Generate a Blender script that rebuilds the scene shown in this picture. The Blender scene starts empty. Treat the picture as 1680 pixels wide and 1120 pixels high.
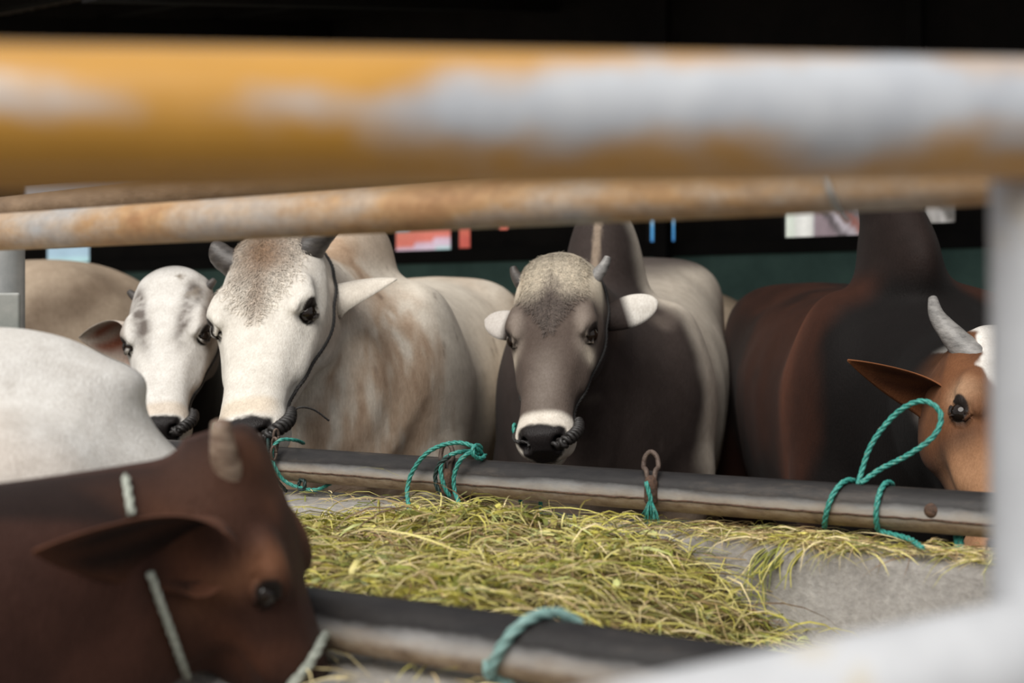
import bpy, bmesh, math, random
import numpy as np
from mathutils import Vector, Matrix

random.seed(7); RNG = np.random.default_rng(11)
scene = bpy.context.scene
COL = scene.collection

# ------------------------------------------------------------------ camera, sky, sun, exposure
FPX = 50.0 / 36.0 * 1680.0            # focal length in pixels of the 1680 x 1120 frame
CAMZ = 1.20; HOR = 530.0              # eye height, image row of the horizon
cam_d = bpy.data.cameras.new('camera'); cam = bpy.data.objects.new('camera', cam_d); COL.objects.link(cam)
cam.location = (0, 0, CAMZ); cam.rotation_euler = (math.radians(90), 0, 0)
cam_d.lens = 50; cam_d.sensor_width = 36; cam_d.sensor_fit = 'HORIZONTAL'
cam_d.shift_y = -(560 - HOR) / 1680.0
cam_d.clip_start = 0.02; cam_d.clip_end = 200
cam_d.dof.use_dof = True; cam_d.dof.focus_distance = 2.62; cam_d.dof.aperture_fstop = 3.5
scene.camera = cam

world = bpy.data.worlds.new('overcast_sky'); scene.world = world; world.use_nodes = True
bg = world.node_tree.nodes['Background']
bg.inputs[0].default_value = (0.93, 0.96, 1.0, 1); bg.inputs[1].default_value = 0.44
sun_d = bpy.data.lights.new('soft_sun', 'SUN'); sun_d.energy = 3.4; sun_d.angle = math.radians(50); sun_d.color = (1.0, 0.965, 0.91)
sun = bpy.data.objects.new('soft_sun', sun_d); COL.objects.link(sun)
sun.rotation_euler = Vector((0.38, 0.62, -0.80)).to_track_quat('-Z', 'Y').to_euler()
vs = scene.view_settings
vs.view_transform = 'Standard'; vs.look = 'None'; vs.gamma = 1.0; vs.exposure = 0.04; vs.use_curve_mapping = False

# ------------------------------------------------------------------ coordinates
def px(u, v, Y):
    return Vector(((u - 840) / FPX * Y, Y, CAMZ - (v - HOR) / FPX * Y))
E_ = Vector((0.835, -0.550, 0.0)).normalized()       # along the trough, to the right
N_ = Vector((-E_.y, E_.x, 0.0))                      # across the trough, away from the camera
def an(a, n, z=0.0):
    return E_ * a + N_ * n + Vector((0, 0, z))
def a_at(u, n):                                      # position along the trough where the ray through column u meets plane n
    r = (u - 840) / FPX
    Y = n / (N_.x * r + N_.y)
    return Vector((r * Y, Y, 0)).dot(E_)
def on_plane(u, v, n):
    r = (u - 840) / FPX
    return px(u, v, n / (N_.x * r + N_.y))

# ------------------------------------------------------------------ naming helpers
def tag(o, label=None, cat=None, group=None, kind=None):
    if label: o['label'] = label
    if cat: o['category'] = cat
    if group: o['group'] = group
    if kind: o['kind'] = kind
    return o
def empty(name, loc=(0, 0, 0)):
    o = bpy.data.objects.new(name, None); COL.objects.link(o); o.location = loc; o.empty_display_size = 0.1
    return o
def link_mesh(name, verts, faces, mat, parent=None, smooth=True, loc=None):
    """verts in world coordinates; the object's origin is its parent's origin (or loc)"""
    org = Vector(loc) if loc is not None else (Vector(parent_origin(parent)) if parent else Vector((0, 0, 0)))
    V = np.asarray(verts, dtype=np.float64).reshape(-1, 3) - np.array(org)
    me = bpy.data.meshes.new(name)
    me.from_pydata(V.tolist(), [], [list(map(int, f)) for f in faces]); me.update()
    if smooth: me.polygons.foreach_set('use_smooth', [True] * len(me.polygons))
    if mat: me.materials.append(mat)
    o = bpy.data.objects.new(name, me); COL.objects.link(o)
    if parent is None: o.location = org
    else: o.parent = parent
    return o
def parent_origin(p):
    v = Vector((0, 0, 0))
    while p is not None:
        v += p.location; p = p.parent
    return v
def set_col(o, cols, wet=None):
    me = o.data; n = len(me.vertices)
    c = np.ones((n, 4)); c[:, :3] = cols
    at = me.attributes.new('col', 'FLOAT_COLOR', 'POINT'); at.data.foreach_set('color', c.astype(np.float32).ravel())
    w = np.zeros(n) if wet is None else wet
    at = me.attributes.new('wet', 'FLOAT', 'POINT'); at.data.foreach_set('value', np.asarray(w, dtype=np.float32))

def box_vf(lo, hi):
    x0, y0, z0 = lo; x1, y1, z1 = hi
    v = [(x0,y0,z0),(x1,y0,z0),(x1,y1,z0),(x0,y1,z0),(x0,y0,z1),(x1,y0,z1),(x1,y1,z1),(x0,y1,z1)]
    f = [(0,3,2,1),(4,5,6,7),(0,1,5,4),(1,2,6,5),(2,3,7,6),(3,0,4,7)]
    return v, f
def an_box(name, a0, a1, n0, n1, z0, z1, mat, parent=None, bevel=0.0, loc=None):
    """a box in trough coordinates"""
    v, f = box_vf((a0, n0, z0), (a1, n1, z1))
    v = [an(*p) for p in v]
    o = link_mesh(name, v, f, mat, parent, smooth=False, loc=loc)
    if bevel:
        m = o.modifiers.new('bevel', 'BEVEL'); m.width = bevel; m.segments = 3
    return o

def catmull(pts, n=12, closed=False):
    P = np.array([tuple(p) for p in pts], dtype=float); m = len(P); out = []
    segs = m if closed else m - 1
    for i in range(segs):
        if closed: p0, p1, p2, p3 = P[(i-1) % m], P[i], P[(i+1) % m], P[(i+2) % m]
        else: p0, p1, p2, p3 = P[max(i-1, 0)], P[i], P[i+1], P[min(i+2, m-1)]
        for k in range(n):
            t = k / n
            out.append(0.5 * ((2*p1) + (-p0+p2)*t + (2*p0-5*p1+4*p2-p3)*t*t + (-p0+3*p1-3*p2+p3)*t**3))
    if not closed: out.append(P[-1])
    return np.array(out)
def resample(P, step):
    d = np.r_[0, np.cumsum(np.linalg.norm(np.diff(P, axis=0), axis=1))]
    n = max(3, int(d[-1] / step) + 1); s = np.linspace(0, d[-1], n)
    return np.stack([np.interp(s, d, P[:, k]) for k in range(3)], axis=1), s
def frames(P):
    T = np.gradient(P, axis=0); T /= np.linalg.norm(T, axis=1)[:, None] + 1e-12
    up = np.array([0, 0, 1.0]) if abs(T[0, 2]) < 0.9 else np.array([1.0, 0, 0])
    N = np.zeros_like(P); n = np.cross(T[0], np.cross(up, T[0])); N[0] = n / np.linalg.norm(n)
    for i in range(1, len(P)):
        n = N[i-1] - T[i] * np.dot(N[i-1], T[i]); N[i] = n / (np.linalg.norm(n) + 1e-12)
    return T, N, np.cross(T, N)
def tube_vf(P, R, sides=10, cap=True):
    P = np.asarray(P, dtype=float); R = np.broadcast_to(np.asarray(R, dtype=float), (len(P),))
    T, N, B = frames(P); a = np.linspace(0, 2*np.pi, sides, endpoint=False)
    V = (P[:, None] + R[:, None, None] * (np.cos(a)[None, :, None]*N[:, None] + np.sin(a)[None, :, None]*B[:, None])).reshape(-1, 3)
    F = []
    for i in range(len(P) - 1):
        for j in range(sides):
            k = (j + 1) % sides
            F.append((i*sides+j, i*sides+k, (i+1)*sides+k, (i+1)*sides+j))
    if cap:
        F.append(tuple(range(sides))[::-1]); F.append(tuple((len(P)-1)*sides + j for j in range(sides)))
    return V, F
def merge(*vfs):
    V = []; F = []; n = 0
    for v, f in vfs:
        v = np.asarray(v, dtype=float).reshape(-1, 3); V.append(v); F += [tuple(i + n for i in q) for q in f]; n += len(v)
    return np.concatenate(V), F
def rope_vf(pts, r, pitch=None, smooth=10, strands=3, step=None, closed=False):
    P, s = resample(catmull(pts, smooth, closed), step or r * 1.3)
    T, N, B = frames(P); pitch = pitch or r * 9; parts = []
    for k in range(strands):
        ang = 2*np.pi*(s / pitch + k / strands)
        C = P + (r * 0.5) * (np.cos(ang)[:, None]*N + np.sin(ang)[:, None]*B)
        parts.append(tube_vf(C, r * 0.56, 6))
    return merge(*parts)

# ------------------------------------------------------------------ materials
def new_mat(name):
    m = bpy.data.materials.new(name); m.use_nodes = True
    nt = m.node_tree; return m, nt, nt.nodes['Principled BSDF']
def nd(nt, typ, **kw):
    n = nt.nodes.new(typ)
    for k, v in kw.items():
        if k.startswith('_'): setattr(n, k[1:], v)
        else: n.inputs[k].default_value = v
    return n
def lk(nt, a, b): nt.links.new(a, b)
def ramp(nt, fac, stops, interp='LINEAR'):
    r = nt.nodes.new('ShaderNodeValToRGB'); cr = r.color_ramp; cr.interpolation = interp
    while len(cr.elements) > 1: cr.elements.remove(cr.elements[-1])
    cr.elements[0].position = stops[0][0]; cr.elements[0].color = (*stops[0][1], 1)
    for p, c in stops[1:]:
        e = cr.elements.new(p); e.color = (*c, 1)
    if fac is not None: lk(nt, fac, r.inputs[0])
    return r
def noise(nt, scale, detail=4, rough=0.55, vec=None, dist=0.0):
    n = nd(nt, 'ShaderNodeTexNoise', Scale=scale, Detail=detail, Roughness=rough, Distortion=dist)
    if vec is not None: lk(nt, vec, n.inputs['Vector'])
    return n
def mixc(nt, fac, a, b, mode='MIX'):
    m = nt.nodes.new('ShaderNodeMix'); m.data_type = 'RGBA'; m.blend_type = mode
    for sock, val in ((m.inputs[0], fac), (m.inputs[6], a), (m.inputs[7], b)):
        if hasattr(val, 'default_value') or hasattr(val, 'links'): lk(nt, val, sock)
        elif isinstance(val, (int, float)): sock.default_value = val
        else: sock.default_value = (*val, 1)
    return m.outputs[2]
def coords(nt, scale=None):
    tc = nt.nodes.new('ShaderNodeTexCoord')
    if scale is None: return tc.outputs['Object']
    mp = nt.nodes.new('ShaderNodeMapping'); mp.inputs['Scale'].default_value = scale; lk(nt, tc.outputs['Object'], mp.inputs[0])
    return mp.outputs[0]
def bump(nt, p, h, strength=0.3, dist=0.01):
    b = nd(nt, 'ShaderNodeBump', Strength=strength, Distance=dist); lk(nt, h, b.inputs['Height']); lk(nt, b.outputs[0], p.inputs['Normal'])
def simple(name, c1, c2, scale=20, rough=0.7, metal=0.0, bump_s=0.0, stretch=None):
    m, nt, p = new_mat(name); co = coords(nt, stretch)
    n = noise(nt, scale, 5, 0.6, co); r = ramp(nt, n.outputs[0], [(0.3, c1), (0.7, c2)])
    lk(nt, r.outputs[0], p.inputs['Base Color']); p.inputs['Roughness'].default_value = rough; p.inputs['Metallic'].default_value = metal
    if bump_s: bump(nt, p, n.outputs[0], bump_s, 0.01)
    return m

def coat_material():
    m, nt, p = new_mat('coat')
    at = nd(nt, 'ShaderNodeAttribute', _attribute_name='col'); wt = nd(nt, 'ShaderNodeAttribute', _attribute_name='wet')
    n1 = noise(nt, 28, 5, 0.6, coords(nt)); r1 = ramp(nt, n1.outputs[0], [(0.25, (0.82, 0.80, 0.78)), (0.75, (1.08, 1.08, 1.08))])
    n2 = noise(nt, 120, 4, 0.65, coords(nt, (2.2, 2.2, 0.45))); r2 = ramp(nt, n2.outputs[0], [(0.3, (0.84, 0.82, 0.80)), (0.7, (1.08, 1.08, 1.08))])
    c = mixc(nt, 1.0, at.outputs[0], r1.outputs[0], 'MULTIPLY'); c = mixc(nt, 1.0, c, r2.outputs[0], 'MULTIPLY')
    lk(nt, c, p.inputs['Base Color'])
    rr = nd(nt, 'ShaderNodeMapRange'); lk(nt, wt.outputs['Fac'], rr.inputs[0]); rr.inputs[3].default_value = 0.66; rr.inputs[4].default_value = 0.28
    lk(nt, rr.outputs[0], p.inputs['Roughness'])
    p.inputs['Specular IOR Level'].default_value = 0.14
    p.inputs['Sheen Weight'].default_value = 0.03; p.inputs['Sheen Roughness'].default_value = 0.5
    n3 = noise(nt, 260, 3, 0.6, coords(nt, (1.6, 1.6, 0.5))); ha = nd(nt, 'ShaderNodeMath', _operation='MULTIPLY_ADD'); lk(nt, n2.outputs[0], ha.inputs[0]); ha.inputs[1].default_value = 0.8; lk(nt, n3.outputs[0], ha.inputs[2])
    bump(nt, p, ha.outputs[0], 0.38, 0.004)
    return m
M_COAT = coat_material()
def eye_material():
    m, nt, p = new_mat('eye_brown_black'); p.inputs['Base Color'].default_value = (0.012, 0.008, 0.006, 1)
    n = noise(nt, 60, 2, 0.5, coords(nt)); r = ramp(nt, n.outputs[0], [(0.3, (0.006, 0.005, 0.004)), (0.8, (0.025, 0.014, 0.009))])
    lk(nt, r.outputs[0], p.inputs['Base Color']); p.inputs['Roughness'].default_value = 0.06; return m
M_EYE = eye_material()
def horn_material(name, c1, c2):
    m, nt, p = new_mat(name); n = noise(nt, 30, 6, 0.65, coords(nt, (1, 1, 2.5)))
    r = ramp(nt, n.outputs[0], [(0.3, c1), (0.7, c2)]); lk(nt, r.outputs[0], p.inputs['Base Color'])
    p.inputs['Roughness'].default_value = 0.42; bump(nt, p, n.outputs[0], 0.5, 0.004); return m
M_HORN_DARK = horn_material('horn_dark', (0.028, 0.023, 0.021), (0.10, 0.086, 0.076))
M_HORN_GREY = horn_material('horn_grey', (0.10, 0.095, 0.09), (0.36, 0.34, 0.32))
M_HORN_PALE = horn_material('horn_pale', (0.13, 0.075, 0.05), (0.40, 0.30, 0.22))

def rail_material(name='rail_steel', warm=1.0):
    """pipe along its own local X: rubbed dark steel above, dusty rust below the seam"""
    m, nt, p = new_mat(name); co = coords(nt)
    sep = nd(nt, 'ShaderNodeSeparateXYZ'); lk(nt, co, sep.inputs[0])
    nz = noise(nt, 14, 6, 0.65, coords(nt, (1.0, 3.0, 3.0)))
    ad = nd(nt, 'ShaderNodeMath', _operation='MULTIPLY_ADD'); lk(nt, nz.outputs[0], ad.inputs[0]); ad.inputs[1].default_value = 0.022; lk(nt, sep.outputs['Z'], ad.inputs[2])
    mr = nd(nt, 'ShaderNodeMapRange'); lk(nt, ad.outputs[0], mr.inputs[0]); mr.inputs[1].default_value = -0.006; mr.inputs[2].default_value = 0.016
    n2 = noise(nt, 55, 7, 0.7, coords(nt, (0.5, 1, 1)))
    rust = ramp(nt, n2.outputs[0], [(0.25, (0.14, 0.09, 0.055)), (0.5, (0.34, 0.25, 0.17)), (0.72, (0.46, 0.37, 0.27))])
    n3 = noise(nt, 9, 6, 0.7, coords(nt, (0.6, 2, 2)))
    steel = ramp(nt, n3.outputs[0], [(0.3, (0.012, 0.011, 0.012)), (0.55, (0.030, 0.027, 0.026)), (0.8, (0.10, 0.08, 0.065))])
    # pale band above the seam: sky reflection painted over worn steel
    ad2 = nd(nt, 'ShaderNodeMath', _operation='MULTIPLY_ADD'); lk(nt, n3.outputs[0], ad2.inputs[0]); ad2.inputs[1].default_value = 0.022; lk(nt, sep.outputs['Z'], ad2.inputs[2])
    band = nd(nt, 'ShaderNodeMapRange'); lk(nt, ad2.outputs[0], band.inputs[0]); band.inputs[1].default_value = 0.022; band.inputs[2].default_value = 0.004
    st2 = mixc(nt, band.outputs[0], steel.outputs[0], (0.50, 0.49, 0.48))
    lk(nt, mixc(nt, mr.outputs[0], rust.outputs[0], st2), p.inputs['Base Color'])
    r2 = nd(nt, 'ShaderNodeMapRange'); lk(nt, mr.outputs[0], r2.inputs[0]); r2.inputs[3].default_value = 0.75; r2.inputs[4].default_value = 0.46; p.inputs['Specular IOR Level'].default_value = 0.3
    lk(nt, r2.outputs[0], p.inputs['Roughness'])
    me = nd(nt, 'ShaderNodeMapRange'); lk(nt, mr.outputs[0], me.inputs[0]); me.inputs[3].default_value = 0.0; me.inputs[4].default_value = 0.05
    lk(nt, me.outputs[0], p.inputs['Metallic'])
    bump(nt, p, n2.outputs[0], 0.35, 0.003); return m
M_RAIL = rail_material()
def yellow_material(name, base, grey_amt, side):
    """yellow paint worn through to grey primer, most towards local +X; the soft patches at the other end paint in a sky highlight"""
    m, nt, p = new_mat(name); co = coords(nt)
    sep = nd(nt, 'ShaderNodeSeparateXYZ'); lk(nt, co, sep.inputs[0])
    n1 = noise(nt, 16, 4, 0.55, coords(nt, (0.55, 1.0, 1.0)))
    s1 = nd(nt, 'ShaderNodeMath', _operation='MULTIPLY_ADD'); lk(nt, sep.outputs['X'], s1.inputs[0]); s1.inputs[1].default_value = side; lk(nt, n1.outputs[0], s1.inputs[2])
    # band of wear and painted highlight at about mid height of the pipe
    ab = nd(nt, 'ShaderNodeMath', _operation='SUBTRACT'); lk(nt, sep.outputs['Z'], ab.inputs[0]); ab.inputs[1].default_value = 0.003
    a2 = nd(nt, 'ShaderNodeMath', _operation='ABSOLUTE'); lk(nt, ab.outputs[0], a2.inputs[0])
    a3 = nd(nt, 'ShaderNodeMath', _operation='MULTIPLY_ADD'); lk(nt, a2.outputs[0], a3.inputs[0]); a3.inputs[1].default_value = -10.5; lk(nt, s1.outputs[0], a3.inputs[2])
    msk = ramp(nt, a3.outputs[0], [(grey_amt, (0, 0, 0)), (grey_amt + 0.22, (1, 1, 1))])
    n2 = noise(nt, 22, 5, 0.6, co)
    y = ramp(nt, n2.outputs[0], [(0.25, tuple(c * 0.82 for c in base)), (0.75, base)])
    g = ramp(nt, n2.outputs[0], [(0.3, (0.44, 0.46, 0.50)), (0.7, (0.60, 0.62, 0.65))])
    lk(nt, mixc(nt, msk.outputs[0], y.outputs[0], g.outputs[0]), p.inputs['Base Color'])
    p.inputs['Roughness'].default_value = 0.34; p.inputs['Coat Weight'].default_value = 0.35
    bump(nt, p, n2.outputs[0], 0.15, 0.002); return m
M_YELLOW = yellow_material('worn_highlit_yellow_paint', (0.66, 0.33, 0.055), 0.27, 0.45)
def grey_paint():
    m, nt, p = new_mat('grey_primer'); n = noise(nt, 14, 5, 0.6, coords(nt))
    r = ramp(nt, n.outputs[0], [(0.25, (0.46, 0.47, 0.49)), (0.62, (0.60, 0.61, 0.63)), (0.72, (0.60, 0.54, 0.42)), (0.85, (0.62, 0.38, 0.12))])
    lk(nt, r.outputs[0], p.inputs['Base Color']); p.inputs['Roughness'].default_value = 0.42; return m
M_GREYPAINT = grey_paint()
def rusty_material():
    m, nt, p = new_mat('rust_and_grey_pipe')
    n1 = noise(nt, 9, 6, 0.62, coords(nt, (0.6, 1.3, 1.3))); n2 = noise(nt, 60, 5, 0.7, coords(nt))
    r = ramp(nt, n1.outputs[0], [(0.30, (0.34, 0.16, 0.065)), (0.46, (0.48, 0.29, 0.14)), (0.58, (0.48, 0.38, 0.29)), (0.74, (0.42, 0.42, 0.42))])
    r2 = ramp(nt, n2.outputs[0], [(0.3, (0.75, 0.72, 0.70)), (0.7, (1.1, 1.1, 1.1))])
    lk(nt, mixc(nt, 1.0, r.outputs[0], r2.outputs[0], 'MULTIPLY'), p.inputs['Base Color']); p.inputs['Roughness'].default_value = 0.6
    bump(nt, p, n2.outputs[0], 0.3, 0.002); return m
M_RUSTY = rusty_material()
M_RUSTBROWN = simple('dark_rust', (0.16, 0.10, 0.055), (0.30, 0.20, 0.12), 30, 0.7, 0, 0.4)
M_IRON = simple('old_iron', (0.075, 0.05, 0.04), (0.16, 0.115, 0.09), 60, 0.62, 0.3, 0.5)
M_SEAM = simple('seam_rust', (0.05, 0.03, 0.022), (0.14, 0.075, 0.045), 120, 0.8, 0, 0.5)
M_GALV = simple('galvanised_post', (0.30, 0.31, 0.31), (0.52, 0.52, 0.50), 12, 0.45, 0.25, 0.1, (1, 1, 0.2))
M_PLATE = simple('galvanised_plate', (0.22, 0.24, 0.225), (0.36, 0.36, 0.34), 16, 0.6, 0.1, 0.1)
def concrete_material():
    m, nt, p = new_mat('trough_concrete'); co = coords(nt)
    n1 = noise(nt, 5, 6, 0.65, co); n2 = noise(nt, 90, 5, 0.7, co); n3 = noise(nt, 30, 3, 0.5, co)
    r1 = ramp(nt, n1.outputs[0], [(0.25, (0.27, 0.245, 0.22)), (0.55, (0.40, 0.375, 0.345)), (0.8, (0.47, 0.45, 0.42))])
    r2 = ramp(nt, n2.outputs[0], [(0.3, (0.72, 0.72, 0.72)), (0.62, (1.05, 1.05, 1.05)), (0.75, (1.3, 1.3, 1.3))])
    lk(nt, mixc(nt, 1.0, r1.outputs[0], r2.outputs[0], 'MULTIPLY'), p.inputs['Base Color']); p.inputs['Roughness'].default_value = 0.85
    bump(nt, p, n2.outputs[0], 0.7, 0.006); return m
M_CONC = concrete_material()
M_FLOOR = simple('muddy_floor', (0.05, 0.038, 0.028), (0.14, 0.11, 0.08), 4, 0.85, 0, 0.5)
M_GROUND = simple('yard_ground', (0.16, 0.13, 0.10), (0.28, 0.24, 0.19), 2, 0.9, 0, 0.4)
M_TEAL = simple('teal_wall_paint', (0.10, 0.20, 0.17), (0.20, 0.36, 0.30), 3.5, 0.7, 0, 0.1)
M_DARKWOOD = simple('dark_boards', (0.010, 0.008, 0.007), (0.026, 0.021, 0.017), 3, 0.9)  # near-black tone puts the barn interior's darkness into the boards
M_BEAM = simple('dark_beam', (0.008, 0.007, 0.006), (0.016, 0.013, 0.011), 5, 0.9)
M_ROOF = simple('old_roof_sheet', (0.28, 0.25, 0.22), (0.44, 0.40, 0.36), 3, 0.8)
def rope_material(name, cols, fleck=None):
    m, nt, p = new_mat(name); n = noise(nt, 220, 4, 0.6, coords(nt))
    st = [(0.3, cols[0]), (0.6, cols[1])]
    if fleck: st += [(0.63, cols[1]), (0.68, fleck)]
    r = ramp(nt, n.outputs[0], st); lk(nt, r.outputs[0], p.inputs['Base Color']); p.inputs['Roughness'].default_value = 0.5
    bump(nt, p, n.outputs[0], 0.5, 0.001); return m
M_TEALROPE = rope_material('teal_rope', ((0.012, 0.13, 0.11), (0.06, 0.36, 0.30)), (0.36, 0.15, 0.10))
M_DARKROPE = rope_material('dark_green_rope', ((0.006, 0.020, 0.018), (0.022, 0.05, 0.045)))
M_BLACKROPE = rope_material('black_rope', ((0.006, 0.005, 0.005), (0.03, 0.026, 0.024)))
M_PALEROPE = rope_material('pale_rope', ((0.27, 0.30, 0.25), (0.48, 0.50, 0.43)))
M_PALETEAL = rope_material('pale_teal_rope', ((0.13, 0.27, 0.25), (0.27, 0.42, 0.39)))
def attr_material(name, rough=0.6, trans=0.0):
    m, nt, p = new_mat(name); at = nd(nt, 'ShaderNodeAttribute', _attribute_name='col'); n = noise(nt, 80, 3, 0.5, coords(nt))
    r = ramp(nt, n.outputs[0], [(0.3, (0.8, 0.8, 0.8)), (0.7, (1.1, 1.1, 1.1))])
    lk(nt, mixc(nt, 1.0, at.outputs[0], r.outputs[0], 'MULTIPLY'), p.inputs['Base Color']); p.inputs['Roughness'].default_value = rough
    return m
M_GRASS = attr_material('cut_grass', 0.5)
M_HAIR = attr_material('curly_hair', 0.7)

# ------------------------------------------------------------------ the setting
FAR_N, NEAR_N = 2.080, 1.198
RAIL_Z, NEAR_Z, RAIL_R = 0.925, 0.874, 0.0325
LEDGE_Z, FLOOR_Z, NWALL_Z = 0.866, 0.735, 0.83
WALL_N = 6.6
A0, A1 = -11.0, 2.6

tag(link_mesh('floor', [an(A0-8, -6, 0), an(A1+8, -6, 0), an(A1+8, 16, 0), an(A0-8, 16, 0)], [(0, 1, 2, 3)], M_FLOOR, smooth=False), kind='structure')

# back wall: teal lower part, dark boards above, daylight through the gaps between them
wb = an_box('wall_back', A0, A1, WALL_N, WALL_N + 0.12, 0, 1.545, M_TEAL); tag(wb, kind='structure')
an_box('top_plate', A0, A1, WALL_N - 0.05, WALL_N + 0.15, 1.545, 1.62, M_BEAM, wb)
gaps = []                       # (a0, a1, z0, z1)
def gap(u0, u1, v0, v1):
    n = WALL_N + 0.05
    gaps.append((a_at(u0, n), a_at(u1, n), on_plane((u0+u1)/2, v1, n).z, on_plane((u0+u1)/2, v0, n).z))
gap(40, 390, 286, 322); gap(76, 152, 404, 452)
gap(648, 744, 366, 417); gap(752, 776, 366, 407); gap(818, 838, 362, 377)
gap(1066, 1080, 350, 397); gap(1089, 1111, 350, 399)
gap(1288, 1424, 330, 392); gap(1500, 1570, 320, 366)
edges = sorted(set([A0, A1] + [g[0] for g in gaps] + [g[1] for g in gaps] + list(np.arange(A0 + 0.6, A1, 0.6))))
TOPZ = 3.3
for a, b in zip(edges[:-1], edges[1:]):
    if b - a < 1e-4: continue
    mid = (a + b) / 2
    zs = sorted([(g[2], g[3]) for g in gaps if g[0] < mid < g[1]])
    z = 1.62
    for z0, z1 in zs:
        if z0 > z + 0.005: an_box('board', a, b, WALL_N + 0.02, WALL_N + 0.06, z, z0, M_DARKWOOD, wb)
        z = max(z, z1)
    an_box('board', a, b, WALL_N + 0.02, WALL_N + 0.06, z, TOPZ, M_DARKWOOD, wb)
for u in (1084, 1500):          # dark posts standing before the back wall
    a = a_at(u, WALL_N - 0.12)
    an_box('post', a - 0.035, a + 0.035, WALL_N - 0.13, WALL_N - 0.06, 0, TOPZ, M_BEAM, wb)
EAVE_N = 3.45
wl = an_box('added_wall_left', A0 - 0.1, A0, EAVE_N + 0.5, WALL_N + 0.1, 0, 3.4, M_DARKWOOD); tag(wl, kind='structure')  # both side walls are unseen, added to keep side light out
wr = an_box('added_wall_right', A1, A1 + 0.1, EAVE_N + 0.5, WALL_N + 0.1, 0, 3.4, M_DARKWOOD); tag(wr, kind='structure')

# roof: sheets on purlins and rafters
def roof_z(n): return 2.62 + (n - EAVE_N) * 0.17
ceil = empty('ceiling', an((A0 + A1) / 2, (EAVE_N + WALL_N) / 2, 2.9)); tag(ceil, kind='structure')
def roof_sheet(a0, a1, n0, n1):
    k = 18; V = []; F = []
    for i in range(k + 1):
        a = a0 + (a1 - a0) * i / k
        for n in (n0, n1): V.append(an(a, n, roof_z(n) + 0.012 * math.cos(i * math.pi)))
    for i in range(k): F.append((2*i, 2*i+1, 2*i+3, 2*i+2))
    o = link_mesh('roof_sheet', V, F, M_ROOF, ceil, smooth=False)
    s = o.modifiers.new('thickness', 'SOLIDIFY'); s.thickness = 0.004
na = 16
for i in range(na):
    w = (A1 - A0) / na
    for n0, n1 in ((EAVE_N, 4.2), (4.17, 5.5), (5.47, 6.9)):
        roof_sheet(A0 + i * w - 0.01, A0 + (i + 1) * w + 0.01, n0, n1)
for n in (3.3, 4.1, 4.9, 5.7, 6.5):
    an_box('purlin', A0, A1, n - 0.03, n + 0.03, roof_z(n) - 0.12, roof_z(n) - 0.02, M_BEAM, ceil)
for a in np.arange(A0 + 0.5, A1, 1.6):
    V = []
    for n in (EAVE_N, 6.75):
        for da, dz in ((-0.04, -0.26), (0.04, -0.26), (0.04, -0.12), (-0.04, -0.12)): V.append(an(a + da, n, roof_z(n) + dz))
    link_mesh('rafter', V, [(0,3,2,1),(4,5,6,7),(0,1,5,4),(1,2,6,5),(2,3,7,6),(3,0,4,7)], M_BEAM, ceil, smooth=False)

# coloured cloths hanging outdoors beyond the gaps
def cloth(name, label, cat, u0, u1, v0, v1, n, cols, slant=0.0, waves=3, group=None, vert=False):
    a0, a1 = a_at(u0, n), a_at(u1, n); z1, z0 = on_plane((u0+u1)/2, v0, n).z, on_plane((u0+u1)/2, v1, n).z
    nx, nz = 30, 16; V = []; F = []; C = []
    for j in range(nz + 1):
        for i in range(nx + 1):
            s, t = i / nx, j / nz
            zz = z0 + (LINE_Z - z0) * t; tq = min(0.999, (zz - z0) / (z1 - z0))
            V.append(an(a0 + (a1 - a0) * s, n + 0.04 * math.sin(s * math.pi * 2 * waves) * (1 - t), zz))
            q = (s if vert else tq) + slant * ((tq if vert else s) - 0.5)
            C.append(cols[min(len(cols) - 1, max(0, int(q * len(cols))))])
    for j in range(nz):
        for i in range(nx):
            k = j * (nx + 1) + i; F.append((k, k + 1, k + nx + 2, k + nx + 1))
    o = link_mesh(name, V, F, M_HAIR, smooth=True, loc=an((a0 + a1) / 2, n, z0)); set_col(o, np.array(C))
    s = o.modifiers.new('thickness', 'SOLIDIFY'); s.thickness = 0.003
    tag(o, label, cat, group); return o
CN = WALL_N + 3.9; LINE_Z = 2.4
cloth('hanging_tarp', 'white, red and pink striped tarp seen through the gap above the white cow', 'tarp', 630, 748, 340, 430, CN,
      [(0.50, 0.72, 0.75), (0.72, 0.55, 0.68), (0.75, 0.20, 0.15), (0.75, 0.22, 0.16), (0.80, 0.85, 0.95), (0.55, 0.62, 0.80)], slant=-0.28, waves=1)
cloth('red_cloth', 'small red cloth hanging right of the striped tarp', 'cloth', 749, 845, 340, 425, CN, [(0.62, 0.12, 0.09), (0.70, 0.16, 0.11)], waves=2)
cloth('blue_cloth', 'blue and pale cloth hanging behind the grey bull\'s hump', 'cloth', 1050, 1125, 330, 410, CN, [(0.06, 0.28, 0.66), (0.10, 0.40, 0.78), (0.30, 0.55, 0.8), (0.75, 0.78, 0.70)], waves=2)
cloth('white_sheet', 'white sheet hanging far behind the brown bull, left of the patterned cloth', 'cloth', 1276, 1335, 310, 400, CN, [(0.82, 0.88, 0.80), (0.85, 0.85, 0.82)], waves=1, vert=True)
cloth('patterned_cloth', 'greyish purple patterned cloth hanging far behind the brown bull', 'cloth', 1336, 1450, 310, 400, CN,
      [(0.32, 0.25, 0.28), (0.12, 0.10, 0.11), (0.50, 0.45, 0.50), (0.30, 0.12, 0.10), (0.16, 0.14, 0.15), (0.55, 0.50, 0.55), (0.30, 0.24, 0.27)], slant=0.6, waves=2, vert=True)
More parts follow.
